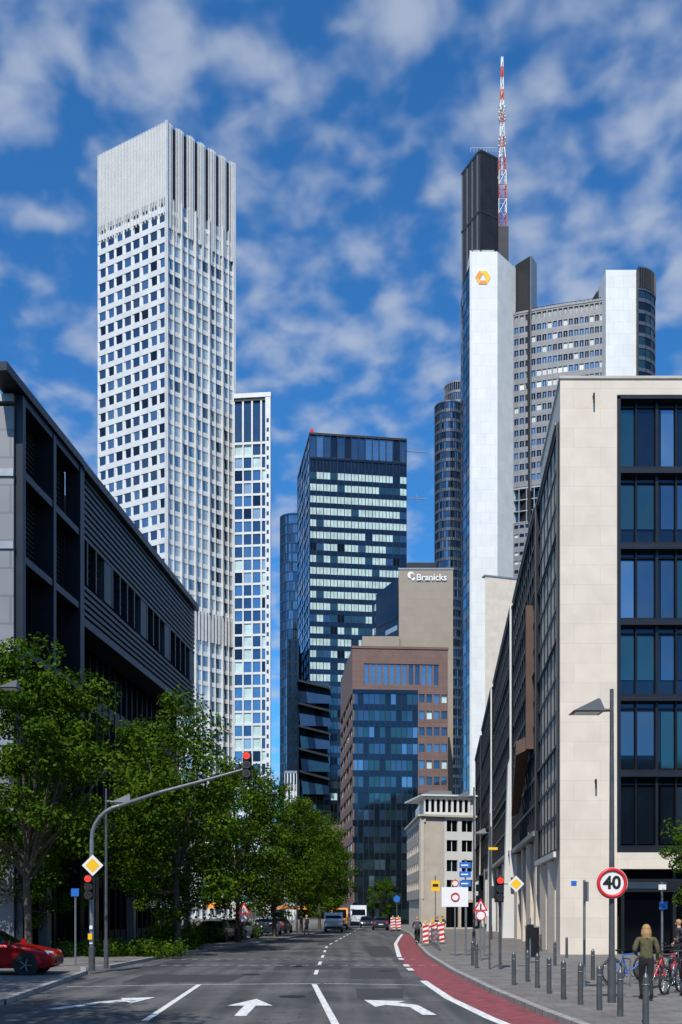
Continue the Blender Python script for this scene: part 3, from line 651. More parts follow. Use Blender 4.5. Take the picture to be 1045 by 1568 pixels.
F=Frame(a,b); o.box('roof_slab','white_clad',F,-.4,F.L+.2,-8,.5,Ta+.03,Ta+.2); o.box('roof_plant','grey_metal',F,1,3.5,-6,-1,Ta+.2,Ta+.8)
o.done()
o,A,B,T=small('ochre_gabled_house',585,640,1285,185,26,4,5,'ochre',wp,.9,1.2,leftface=-3.2)
F=Frame((A[0]-3.2,185+26),A)
for k in range(3):
    u=3+k*8.5
    o.mesh('gable','ochre',[F.p(u,.1,T),F.p(u+6,.1,T),F.p(u+5.2,.1,T+2),F.p(u+3.9,.1,T+3),F.p(u+3,.1,T+5),F.p(u+2.1,.1,T+3),F.p(u+.8,.1,T+2)]+[F.p(u+3,-3,T)],[(0,1,2,3,4,5,6),(4,3,7),(4,5,7),(2,3,7),(5,6,7)])
    o.box('gable_window','glass_black',F,u+2.4,u+3.6,.1,.16,T+.6,T+2.0)
F=Frame(A,B); o.mesh('pitched_roof','roof',[F.p(-.3,.3,T),F.p(F.L,.3,T),F.p(F.L,-8,T+4.5),F.p(0,-8,T+4.5),F.p(0,-26,T),F.p(F.L,-26,T)],[(0,1,2,3),(3,2,5,4),(0,3,4)])
o.tube('turret','ochre',(A[0]+1,186,T-3),(A[0]+1,186,T+2.5),1.3,k=8); o.tube('turret_roof','roof',(A[0]+1,186,T+2.5),(A[0]+1,186,T+6.5),1.5,.05,8)
o.done()
o,A,B,T=small('brown_office_building',520,577,1278,240,20,6,7,'brownred',wp,1.1,1.4); o.done()
o,A,B,T=small('brown_office_building',560,625,1300,255,20,5,9,'ochre',wp,1.1,1.4); o.done()
o,A,B,T=small('brown_office_building',488,522,1262,225,20,7,5,'redbrown',wp,1.1,1.4); o.done()
o=Obj('far_city_blocks')
for b0,b1,e,dd,m in((380,450,1300,300,'panel_grey'),(440,520,1290,320,'stone_plain'),(600,740,1300,330,'stone_plain'),(-200,400,1330,400,'panel_grey'),(740,1300,1330,420,'panel_grey')):
    A=P(b0,dd);B=P(b1,dd); body(o,[A,B,(B[0],dd+15),(A[0],dd+15)],0,H(e,dd)-.5,m)
    facade(o,A,B,0,H(e,dd)-.6,6,max(4,int((B[0]-A[0])/3)),wp,m,1.2,.1,m,1.4,.05)
o.done()
for x0,x1,y0,h,wall in((-60,-16,-45,19,'stone_plain'),(16,60,-40,22,'panel_grey'),(-12,12,-95,26,'beige')):  # unseen blocks behind the camera, added for the glass to reflect
    o=Obj('unseen_office_building'); A=(x1,y0);B=(x0,y0); body(o,[(x0,y0-18),(x1,y0-18),(x1,y0),(x0,y0)],0,h,wall,.5)
    facade(o,A,B,0,h-.6,6,int((x1-x0)/3),wp,wall,.9,.1,wall,1.2,.05); o.done()

# ------------------------------------------------------------------ trees
def tree_mesh(seed,Ht,R,trunk=3.2,nclump=105,per=200,leaf=.19,low=.30):
    r=np.random.default_rng(seed); T=Obj('t'); 
    T.path('trunk','bark',[(0,0,-.1),(0.03,.02,1.2),(-.05,.06,trunk),(0,.0,trunk+2)],[.20,.15,.13,.10],10)
    cz=(Ht+Ht*low)/2; rz=(Ht-Ht*low)/2
    cl=[]
    while len(cl)<nclump:
        p=r.uniform(-1,1,3); q=np.linalg.norm(p)
        if q>1 or q<.35: continue
        lump=1+.16*math.sin(3*math.atan2(p[1],p[0])+seed)+.10*math.sin(5*p[2]*2+seed*2)
        sh=1.0-.30*max(0,p[2])
        cl.append(np.array([p[0]*R*lump*sh,p[1]*R*lump*sh,cz+p[2]*rz]))
    for i in range(0,nclump,4):
        c=cl[i]; b=(0,0,min(trunk+r.uniform(-.3,2.8),c[2]-.3)) ; mid=tuple(np.array(b)*.45+c*.55+np.array([0,0,-.3]))
        T.path('limbs','bark',[b,mid,tuple(c)],[.075,.045,.015],6)
    me=bpy.data.meshes.new('tree')
    tv=[];tf=[];
    for (pn,m),(v,f,sm) in T.parts.items():
        k=len(tv); tv+=v; tf+=[tuple(k+i for i in q) for q in f]
    n=nclump*per; C=np.repeat(np.array(cl),per,axis=0)
    rad=np.repeat(r.uniform(.5,1.1,nclump),per)
    d=r.normal(size=(n,3)); d/=np.linalg.norm(d,axis=1)[:,None]
    pos=C+d*(rad*r.uniform(.35,1.08,n)**.6)[:,None]*np.array([1.15,1.15,.75])
    nn=d*.6+r.normal(size=(n,3))*.6+np.array([0,0,.5]); nn/=np.linalg.norm(nn,axis=1)[:,None]
    t=np.cross(nn,r.normal(size=(n,3))); t/=np.linalg.norm(t,axis=1)[:,None]; b=np.cross(nn,t)
    s=(leaf*r.uniform(.6,1.3,n))[:,None]
    V=np.stack([pos-t*s*.5,pos+b*s*.32,pos+t*s*.6,pos-b*s*.32],axis=1).reshape(-1,3)
    k=len(tv); allv=tv+V.tolist(); fs=tf+[(k+4*i,k+4*i+1,k+4*i+2,k+4*i+3) for i in range(n)]
    me.from_pydata(allv,[],fs); me.materials.append(M['bark']); me.materials.append(M['leaf'])
    mi=np.zeros(len(fs),dtype=np.int32); mi[len(tf):]=1; me.polygons.foreach_set('material_index',mi); me.update(); return me
tm=[tree_mesh(1,12.4,3.7,low=.13),tree_mesh(2,12.2,3.5,low=.17),tree_mesh(3,13,4.0,low=.3)]
def tree(i,x,y,s=1,rot=0,name='linden_tree',me=None):
    o=bpy.data.objects.new(name,me or tm[i]); o.location=(x,y,.1); o.rotation_euler=(0,0,rot); o.scale=(s,s,s); scene.collection.objects.link(o); return o
tree(2,-12.9,41,1.02,.5); tree(0,-15.0,48,.85,2)
tree(0,-8.2,50,1.05,1); tree(1,-10.5,57,.95,4)
tree(1,-6.6,64,.98,2.2); tree(0,-5.2,78,1.0,3.3); tree(1,-3.7,92,1.03,5.1); tree(0,-2.3,106,1.02,.3); tree(1,-1.8,122,1.0,1.3); tree(2,-3,140,.9,1.3)
tree(1,-13.8,17.5,1.3,1.0); tree(0,-10.4,9.6,1.3,2); tree(2,-14,1,1.1,4)
tree(2,11.2,29.5,.43,2); 
tree(1,6.3,150,.6,1,me=tree_mesh(9,12,4.5,low=.15)); tree(0,9,165,.6,1)
def shrub(name,pts,seed,h=1.1):
    r=np.random.default_rng(seed)
    cs=[]
    for (x,y) in pts:
        for _ in range(5): cs.append((x+r.uniform(-.8,.8),y+r.uniform(-.8,.8),r.uniform(.2,h)))
    C=np.repeat(np.array(cs),150,axis=0);n=len(C); d=r.normal(size=(n,3)); d/=np.linalg.norm(d,axis=1)[:,None]
    pos=C+d*r.uniform(.2,.6,n)[:,None]; pos[:,2]=np.maximum(pos[:,2],.13)
    t=r.normal(size=(n,3)); t/=np.linalg.norm(t,axis=1)[:,None]; b=np.cross(t,d); s=.15
    V=np.stack([pos-t*s*.5,pos+b*s*.3,pos+t*s*.6,pos-b*s*.3],axis=1).reshape(-1,3)
    me=bpy.data.meshes.new(name); me.from_pydata(V.tolist(),[],[(4*i,4*i+1,4*i+2,4*i+3) for i in range(n)]); me.materials.append(M['leaf'])
    o=bpy.data.objects.new(name,me); scene.collection.objects.link(o)
shrub('shrub_bed',[(-9.0+.1*k+random.uniform(-1.2,.6),50+k*1.6) for k in range(18)],4)
shrub('shrub_bed',[(-12+k*.8,44+random.uniform(-.5,.5)) for k in range(6)],5,.5)

# ------------------------------------------------------------------ street furniture
def signal_head(o,x,y,z,w=.30,h=.95,red=True):
    o.abox('signal_housing','black',x-w/2,x+w/2,y,y+.25,z,z+h)
    for i,m in enumerate(('black','black','redlight' if red else 'black')):
        zz=z+h*(i+.5)/3; o.tube('visors','black',(x,y-.16,zz+.02),(x,y,zz),.13,.13,12)
        o.disc('lenses',m,(x,y-.165,zz+.02),(0,-1,0),.10,.01,16)
def round40(o,x,y,z,R=.31,txt=True):
    o.disc('sign_plate','signwhite',(x,y,z),(0,-1,0),R,.012); o.ring('sign_border','signred',(x,y-.014,z),(0,-1,0),R*.86,R*.12,36,6)
    if txt: text(o,'digits','black','40',R*1.12,(x,y-.018,z),(math.pi/2,0,0),.002,.012)
def diamond(o,x,y,z,R=.34):
    o.disc('sign_plate','signwhite',(x,y,z),(0,-1,0),R,.012,4,0); o.disc('sign_face','signyellow',(x,y-.013,z),(0,-1,0),R*.68,.006,4,0)
_ax=Vector((0,-1,0)); _x=_ax.cross(Vector((0,0,1))).normalized(); _y=_ax.cross(_x); TRI=math.pi/2 if _y.z>0 else -math.pi/2
def triangle(o,x,y,z,R=.42):
    o.disc('sign_plate','signred',(x,y,z),(0,-1,0),R,.012,3,TRI); o.disc('sign_face','signwhite',(x,y-.013,z-.0),(0,-1,0),R*.66,.006,3,TRI)
    o.abox('pictogram','black',x-.03,x+.03,y-.03,y-.02,z-.12,z+.13)
o=Obj('traffic_light_mast'); d=33.7; x=E(141,d)
pts=[(x,d,.1),(x,d,H(1290,d))]
for t in np.linspace(0,math.pi/2*.9,7): pts.append((x+1.15*(1-math.cos(t)),d-.05*t,H(1285,d)+1.15*math.sin(t)))
pts+= [(E(250,d),d-.6,H(1216,d)),(E(330,d),d-.9,H(1197,d)),(E(381,d),d-1.1,H(1184,d))]
o.path('mast','polelight',pts,[.075]*2+[.07]*7+[.06,.05,.04],12)
o.tube('base','pole',(x,d,.1),(x,d,.9),.11,k=12)
signal_head(o,E(384,d)+.0,d-1.3,H(1200,d),.28,.85); signal_head(o,x+.02,d-.45,H(1377,d),.26,.8)
diamond(o,x+.08,d-.2,H(1325,d),.36)
o.abox('button_box','signyellow',x-.08,x+.06,d-.2,d-.09,1.15,1.35)
for z,m in ((1.0,'signwhite'),(1.25,'signblue'),(1.5,'signwhite')): o.abox('stickers',m,x-.05,x+.05,d-.115,d-.08,z,z+.12)
o.done()
def lamp(name,x,y,h,arm,r=.06,hood=1.0):
    o=Obj(name); o.tube('pole','pole',(x,y,.1),(x,y,h),r*1.3,r*.75,12); o.tube('base','pole',(x,y,.1),(x,y,1.1),r*1.7,k=12)
    z=h-.45; o.tube('arm','pole',(x,y,z),(x+arm,y,z-.02),.035,k=8)
    cx=x+arm
    o.mesh('hood','lamp_hood',[(cx-.5*hood,y-.28,z-.06),(cx+.5*hood,y-.28,z-.06),(cx+.5*hood,y+.28,z-.06),(cx-.5*hood,y+.28,z-.06),(cx+.36*hood,y-.05,z+.36*hood),(cx+.42*hood,y+.05,z+.36*hood),(cx+.36*hood,y+.05,z+.36*hood),(cx+.42*hood,y-.05,z+.36*hood)],[(0,1,2,3),(0,1,7,4),(1,2,5,7),(2,3,6,5),(3,0,4,6),(4,7,5,6)])
    o.mesh('lens','signwhite',[(cx-.4*hood,y-.2,z-.075),(cx+.4*hood,y-.2,z-.075),(cx+.4*hood,y+.2,z-.075),(cx-.4*hood,y+.2,z-.075)],[(0,1,2,3)])
    return o
d=21.6
o=lamp('street_lamp',E(937,d),d,H(1055,d),-.55,.055,.68); round40(o,E(935,d),d-.11,H(1352,d),.34)
o.tube('clamp','polelight',(E(937,d),d,H(1345,d)),(E(937,d),d,H(1360,d)),.075,k=10); o.done()
lamp('street_lamp',E(163,35),35,H(1207,35),.55,.05,.7).done()
lamp('street_lamp',E(-6,32),32,H(1030,32),.45,.06,.6).done()
lamp('street_lamp',E(726,50),50,H(1205,50),-.6,.05,.7).done()
lamp('street_lamp',E(455,90),90,9,.8,.06,1).done(); lamp('street_lamp',E(752,70),70,H(1265,70),-.8,.06,.9).done()
o=Obj('traffic_light'); d=34.; x=E(766,d); o.tube('pole','pole',(x,d,.1),(x,d,H(1340,d)),.05,k=12); signal_head(o,x-.07,d-.35,H(1381,d),.28,.85)
diamond(o,E(790,d),d-.05,H(1353,d),.28); o.tube('bracket','pole',(x,d,H(1353,d)),(E(790,d),d,H(1353,d)),.02,k=6)
o.abox('street_name_plate','signyellow',E(748,d),E(762,d),d-.05,d-.02,H(1301,d),H(1297,d)); o.tube('pole','pole',(E(750,d),d,.1),(E(750,d),d,H(1245,d)),.03,k=8); o.done()
def signpost(name,px,d,ztop,fn):
    o=Obj(name); x=E(px,d); o.tube('post','polelight',(x,d,.1),(x,d,ztop),.035,k=8); fn(o,x,d); o.done()
signpost('warning_sign',374,62,H(1383,62),lambda o,x,d:(triangle(o,x,d-.06,H(1393,d),.46),round40(o,x,d-.06,H(1406,d),.3,False)))
signpost('warning_sign',736,40,H(1378,40),lambda o,x,d:(triangle(o,x,d-.06,H(1388,d),.34),round40(o,x,d-.06,H(1401,d),.22,False)))
signpost('direction_sign',713,48,H(1315,48),lambda o,x,d:[(o.abox('blue_panel_%d'%k,'signblue',x-.3,x+.25,d-.08,d-.05,H(1329+k*14,d),H(1320+k*14,d)),o.abox('lettering','signwhite',x-.22,x+.12,d-.09,d-.081,H(1325.5+k*14,d),H(1323.5+k*14,d))) for k in range(3)])
def wb(o,x,d):
    o.abox('board','signwhite',x-.6,x+.57,d-.08,d-.05,H(1388,d),H(1358,d)); o.ring('prohibition_ring','signred',(x,d-.1,H(1373,d)),(0,-1,0),.17,.03,28,6)
    o.tube('post','polelight',(x+.5,d,.1),(x+.5,d,H(1356,d)),.03,k=8)
signpost('roadworks_board',697,44,H(1356,44),wb)
signpost('diversion_sign',667,70,H(1340,70),lambda o,x,d:(o.abox('yellow_panel','signyellow',x-.3,x+.3,d-.08,d-.05,H(1364,d),H(1348,d)),o.abox('arrow','black',x-.2,x+.2,d-.1,d-.082,H(1357,d),H(1353,d))))
signpost('parking_sign',895,26,H(1347,26),lambda o,x,d:(o.abox('panel_edge','grey_metal',x-.02,x+.02,d-.4,d+.02,H(1380,d),H(1350,d))))
signpost('pedestrian_sign',1014,30,H(1350,30),lambda o,x,d:(o.abox('panel','signblue',x-.1,x+.15,d-.07,d-.05,H(1392,d),H(1380,d)),o.abox('panel_white','signwhite',x-.12,x+.1,d-.06,d-.04,H(1362,d),H(1354,d))))
signpost('pedestrian_sign',116,36,H(1360,36),lambda o,x,d:(o.abox('panel','signblue',x-.14,x+.14,d-.07,d-.05,H(1372,d),H(1360,d))))
signpost('cycle_sign',608,120,H(1370,120),lambda o,x,d:(o.disc('panel','signblue',(x,d-.05,H(1376,d)),(0,-1,0),.4,.01)))
signpost('traffic_sign',697,80,H(1345,80),lambda o,x,d:round40(o,x,d-.06,H(1352,d),.3,False))
signpost('direction_sign',742,44,H(1330,44),lambda o,x,d:o.abox('panel','signwhite',x-.25,x+.25,d-.07,d-.05,H(1402,d),H(1392,d)))
signpost('traffic_sign',812,38,H(1405,38),lambda o,x,d:o.abox('ticket_box','dark_metal',x-.12,x+.12,d-.1,d+.1,1.1,1.6))
def beacon(px,py,d,w=.28,h=1.0,n=1):
    o=Obj('construction_barrier')
    for k in range(n):
        x=E(px,d)+k*(w+.12); yy=d+k*.7
        o.abox('board','signwhite',x-w/2,x+w/2,yy,yy+.04,.25,.25+h); o.abox('foot','black',x-.2,x+.2,yy-.35,yy+.4,.005,.13); 
        for q in range(4):
            z=.25+q*h/4; o.poly('stripes','signred',[(x-w/2,yy-.004,z),(x+w/2,yy-.004,z+.10),(x+w/2,yy-.004,z+.10+h/8),(x-w/2,yy-.004,z+h/8)])
        o.tube('lamp','signyellow',(x,yy+.02,.25+h),(x,yy+.02,.42+h),.08,k=10)
    o.done()
beacon(652,0,58,.32,1.15,2); beacon(664,0,60,.4,1.2,2); beacon(602,0,105,.5,1.2,2)
o=Obj('pedestrian_guard_rail')
for k in range(9):
    y=50+k*1.4; x=interp(rk,y)+.6; o.tube('posts','polelight',(x,y,.1),(x,y,1.15),.03,k=6)
    if k<8:
        x2=interp(rk,y+1.4)+.6
        for z in(.4,.75,1.12): o.tube('rails','polelight',(x,y,z),(x2,y+1.4,z),.02,k=6)
o.done()
def bollard(x,y,h=.9):
    o=Obj('bollard'); o.tube('post','pole',(x,y,.1),(x,y,h+.05),.06,.055,12); o.tube('cap','pole',(x,y,h+.05),(x,y,h+.12),.055,.02,12); o.ring('collar','polelight',(x,y,h-.08),(0,0,1),.058,.012,16,5); o.done()
for px,by in((730,1482),(724,1478),(787,1508),(808,1503),(823,1512),(841,1521),(863,1530),(889,1538),(918,1546),(950,1556),(989,1568),(850,1478),(908,1500),(868,1466),(828,1456)):
    d=(CAMH-.12)*1524/(by-1395); bollard(E(px,d),d)
o=Obj('utility_cabinet'); d=43; o.abox('cabinet','dark_metal',E(808,d),E(826,d),d,d+.5,.12,1.4); o.abox('lid','grey_metal',E(807,d),E(827,d),d-.03,d+.55,1.4,1.45); o.abox('door_seam','black',E(817,d)-.01,E(817,d)+.01,d-.006,d,.2,1.35); o.done()

def bicycle(x,y,rot,m,name='bicycle',fin=True):
    o=Obj(name); R=.34
    for wx in(-.52,.52):
        o.ring('tyres','rubber',(wx,0,R),(0,1,0),R-.02,.02,28,6); o.ring('rims','chrome',(wx,0,R),(0,1,0),R-.05,.008,24,4)
        for k in range(12): a=k*math.pi/6; o.tube('spokes','chrome',(wx,0,R),(wx+(R-.05)*math.cos(a),0,R+(R-.05)*math.sin(a)),.003,k=3)
        o.ring('mudguards','black',(wx,0,R),(0,1,0),R+.025,.012,24,4)
    bb=(-.08,0,.30);st=(-.22,0,.80);hd=(.36,0,.86);hb=(.42,0,.66)
    for a,b in((bb,st),(bb,hb),(st,hd),(hb,hd),(bb,(-.52,0,R)),((-.2,0,.74),(-.52,0,R)),(hb,(.52,0,R))): o.tube('frame',m,a,b,.02,k=8)
    o.tube('stem','black',hd,(.34,0,1.02),.015,k=6); o.path('handlebar','black',[(.22,-.28,1.03),(.36,-.18,1.05),(.36,.18,1.05),(.22,.28,1.03)],.014,6)
    o.tube('seat_post','chrome',st,(-.25,0,.93),.014,k=6); o.mesh('saddle','black',[(-.4,-.09,.95),(-.4,.09,.95),(-.1,.02,.95),(-.1,-.02,.95),(-.4,-.07,.90),(-.4,.07,.90),(-.12,.01,.92),(-.12,-.01,.92)],[(0,1,2,3),(4,5,6,7),(0,1,5,4),(1,2,6,5),(2,3,7,6),(3,0,4,7)])
    o.ring('chainring','chrome',bb,(0,1,0),.09,.012,18,4); o.tube('crank','black',(-.08,-.1,.30),(.05,-.1,.2),.012,k=5); o.tube('crank','black',(-.08,.1,.30),(-.2,.1,.4),.012,k=5)
    return o.done((x,y,.12),rot)
d=27; bicycle(E(965,d),d,.25,'signblue'); bicycle(E(1030,24),24,.9,'black'); bicycle(E(1000,29),29,.6,'black'); bicycle(E(1035,27),27,1.1,'carwhite'); bicycle(E(1046,23),23,1.3,'black'); bicycle(E(1020,26),26,.7,'signred')
o=Obj('bike_rack')
for k in range(4):
    x=7.6+k*.7;y=26.5+k*.25; o.path('hoops','polelight',[(x,y-.35,.1),(x,y-.35,.85),(x,y+.35,.85),(x,y+.35,.1)],.025,8)
o.done()

# ------------------------------------------------------------------ vehicles
def car(name,x,y,rot,m,L=4.3,W=1.78,Hh=1.46,z=0.01):
    o=Obj(name); hw=W/2
    st=[(.5,.55,None,.72),(.485,.66,None,.86),(.44,.74,None,.94),(.34,.84,None,.985),(.24,.92,None,1),(.20,.94,.95,1),(.06,.95,1.34,1),(-.02,.95,1.44,1),(-.15,.96,Hh,1),(-.28,.97,Hh-.03,1),(-.38,.99,Hh-.12,.99),(-.46,1.0,1.08,.97),(-.485,.92,None,.94),(-.5,.6,None,.86)]
    rings=[]
    for sx,zb,zr,wf in st:
        X=sx*L; w=hw*wf; zr2=zr if zr else zb+.015; rw=w*(.74 if zr and zr>1.2 else .84)
        lo=.22 if abs(sx)<.47 else .30
        side=[(w*.90,lo),(w*.985,lo+.15),(w,zb*.68),(w*.975,zb-.07),(w*.93,zb),(rw,zr2-.035 if zr and zr>1.1 else zr2),(rw*.85,zr2+.005),(rw*.4,zr2+.03)]
        ring=[(X,-a,b) for a,b in side]+[(X,a,b) for a,b in reversed(side)]
        rings.append(ring)
    n=16
    for i in range(len(rings)-1):
        for j in range(n-1):
            q=[rings[i][j],rings[i][j+1],rings[i+1][j+1],rings[i+1][j]]
            cab=st[i][2] and st[i+1][2]
            side_win=cab and j in(4,10) and st[i][2]>1.0 
            wind=(i in(5,) and 4<=j<=10) or (i==10 and 5<=j<=9)
            o.poly('glass' if (side_win or wind) else 'body', 'glass_black' if (side_win or wind) else m,q,not(side_win or wind))
    for r in(rings[0],rings[-1]): o.poly('body',m,r)
    o.poly('underside','black',[(L*.48,-hw*.85,.24),(L*.48,hw*.85,.24),(-L*.48,hw*.85,.24),(-L*.48,-hw*.85,.24)])
    for s in(-1,1):
        for bx in (.0,-.2): o.tube('pillars','black',(bx*L,s*hw*.935,.96),(bx*L-.03,s*hw*.745,1.40),.025,k=5)
        o.tube('door_seam','black',(.02*L,s*(hw+.001),.35),(.02*L,s*(hw-.02),.92),.006,k=4)
        for wx in(.31,-.31):
            o.disc('wheel_arches','black',(wx*L,s*(hw-.12),.34),(0,s,0),.385,.125,28); o.tube('tyres','rubber',(wx*L,s*(hw-.2),.32),(wx*L,s*(hw+.015),.32),.32,.31,28); o.disc('rims','dark_metal',(wx*L,s*(hw+.012),.32),(0,s,0),.2,.01,20)
            for k in range(5): a=k*1.2566; o.tube('rim_spokes','grey_metal',(wx*L,s*(hw+.028),.32),(wx*L+.19*math.cos(a),s*(hw+.028),.32+.19*math.sin(a)),.016,k=5)
        o.mesh('headlights','signwhite',[(.46*L,s*hw*.92,.66),(.492*L,s*hw*.62,.62),(.485*L,s*hw*.6,.73),(.44*L,s*hw*.93,.78)],[(0,1,2,3)])
        o.abox('tail_lights','signred',-.5*L,-.485*L,s*hw*.75-.12,s*hw*.75+.12,.75,.92)
        o.abox('mirrors',m,.17*L,.17*L+.14,s*(hw+.1)-.1,s*(hw+.1)+.06,.95,1.08)
    o.abox('grille','black',.494*L,.504*L,-.45,.45,.36,.52); o.abox('number_plate','signwhite',-.507*L,-.50*L,-.26,.26,.6,.7)
    return o.done((x,y,z),rot)
car('parked_car',E(10,33),31.5,.05,'carred',z=.12)
car('car',3.3,128,-math.pi/2,'cardark'); car('car',4.4,112,math.pi/2,'cardark')
for k,(yy,c) in enumerate(((84,'carwhite'),(90,'cardark'),(66,'cardark'),(72,'carwhite'))): car('parked_car',interp(lk,yy)-2.9,yy,math.pi/2-.12,c,z=.12)
car('car',-.2,140,-math.pi/2,'cardark')
def van(name,x,y,rot,m,L=5.6,W=2.0,Hh=2.5,box=False):
    o=Obj(name); hw=W/2
    prof=[(-L/2,.35),(-L/2,Hh),(L*.22,Hh),(L*.32,Hh-.12),(L*.42,1.35),(L*.5,1.15),(L*.5,.35)]
    if box: prof=[(-L/2,.9),(-L/2,Hh),(L*.22,Hh),(L*.22,.9)]
    n=len(prof); vs=[(a,-hw,b) for a,b in prof]+[(a,hw,b) for a,b in prof]
    o.mesh('body',m,vs,[tuple(range(n)),tuple(range(n,2*n))]+[(i,(i+1)%n,n+(i+1)%n,n+i) for i in range(n)])
    if box:
        cp=[(L*.24,.5),(L*.24,Hh-.5),(L*.42,Hh-.55),(L*.5,1.5),(L*.5,.5)]; k=len(cp); vs=[(a,-hw*.95,b) for a,b in cp]+[(a,hw*.95,b) for a,b in cp]
        o.mesh('cab',m,vs,[tuple(range(k)),tuple(range(k,2*k))]+[(i,(i+1)%k,k+(i+1)%k,k+i) for i in range(k)])
        o.abox('chassis','black',-L/2,L*.45,-hw*.7,hw*.7,.45,.88)
        o.mesh('windscreen','glass_black',[(L*.50+.012,-hw*.85,1.52),(L*.50+.012,hw*.85,1.52),(L*.425+.014,hw*.8,Hh-.62),(L*.425+.014,-hw*.8,Hh-.62)],[(0,1,2,3)])
    else: o.mesh('windscreen','glass_black',[(L*.415+.02,-hw*.85,1.40),(L*.415+.02,hw*.85,1.40),(L*.325+.02,hw*.8,Hh-.18),(L*.325+.02,-hw*.8,Hh-.18)],[(0,1,2,3)])
    for s in(-1,1):
        o.mesh('side_windows','glass_black',[(L*.26,s*(hw+.004),1.4),(L*.40,s*(hw+.004),1.4),(L*.32,s*(hw+.004),Hh-.6),(L*.26,s*(hw+.004),Hh-.6)],[(0,1,2,3)])
        for wx in(-.3,.34): o.tube('wheels','rubber',(wx*L,s*(hw-.22),.38),(wx*L,s*(hw+.01),.38),.38,k=22); o.disc('hubs','grey_metal',(wx*L,s*(hw+.012),.38),(0,s,0),.2,.01,16)
        o.abox('headlights','signwhite',L*.5,L*.5+.02,s*hw*.7-.15,s*hw*.7+.15,.7,.9); o.abox('mirrors','black',L*.36,L*.36+.1,s*(hw+.15)-.1,s*(hw+.15)+.1,1.4,1.75)
    o.abox('bumper','black',L*.5,L*.5+.06,-hw*.95,hw*.95,.38,.6)
    return o.done((x,y,.01),rot)
van('delivery_van',-.75,101,-math.pi/2,'carwhite',L=4.8,W=1.85,Hh=1.95); van('box_truck',2.6,150,-math.pi/2,'carwhite',7,2.4,3.0,True); van('delivery_van',-.2,118,-math.pi/2,'orange')
for k,(x,y,m) in enumerate(((-2.2,112,'orange'),(-9,60,'signwhite'),(-6.6,70,'orange'),(-5.5,88,'signwhite'),(-3.3,99,'orange'))):
    o=Obj('cafe_parasol'); o.tube('pole','pole',(x-2.2,y,.1),(x-2.2,y,2.8),.03,k=8); o.tube('canopy',m,(x-2.2,y,2.3),(x-2.2,y,2.85),1.4,.05,8); o.done()

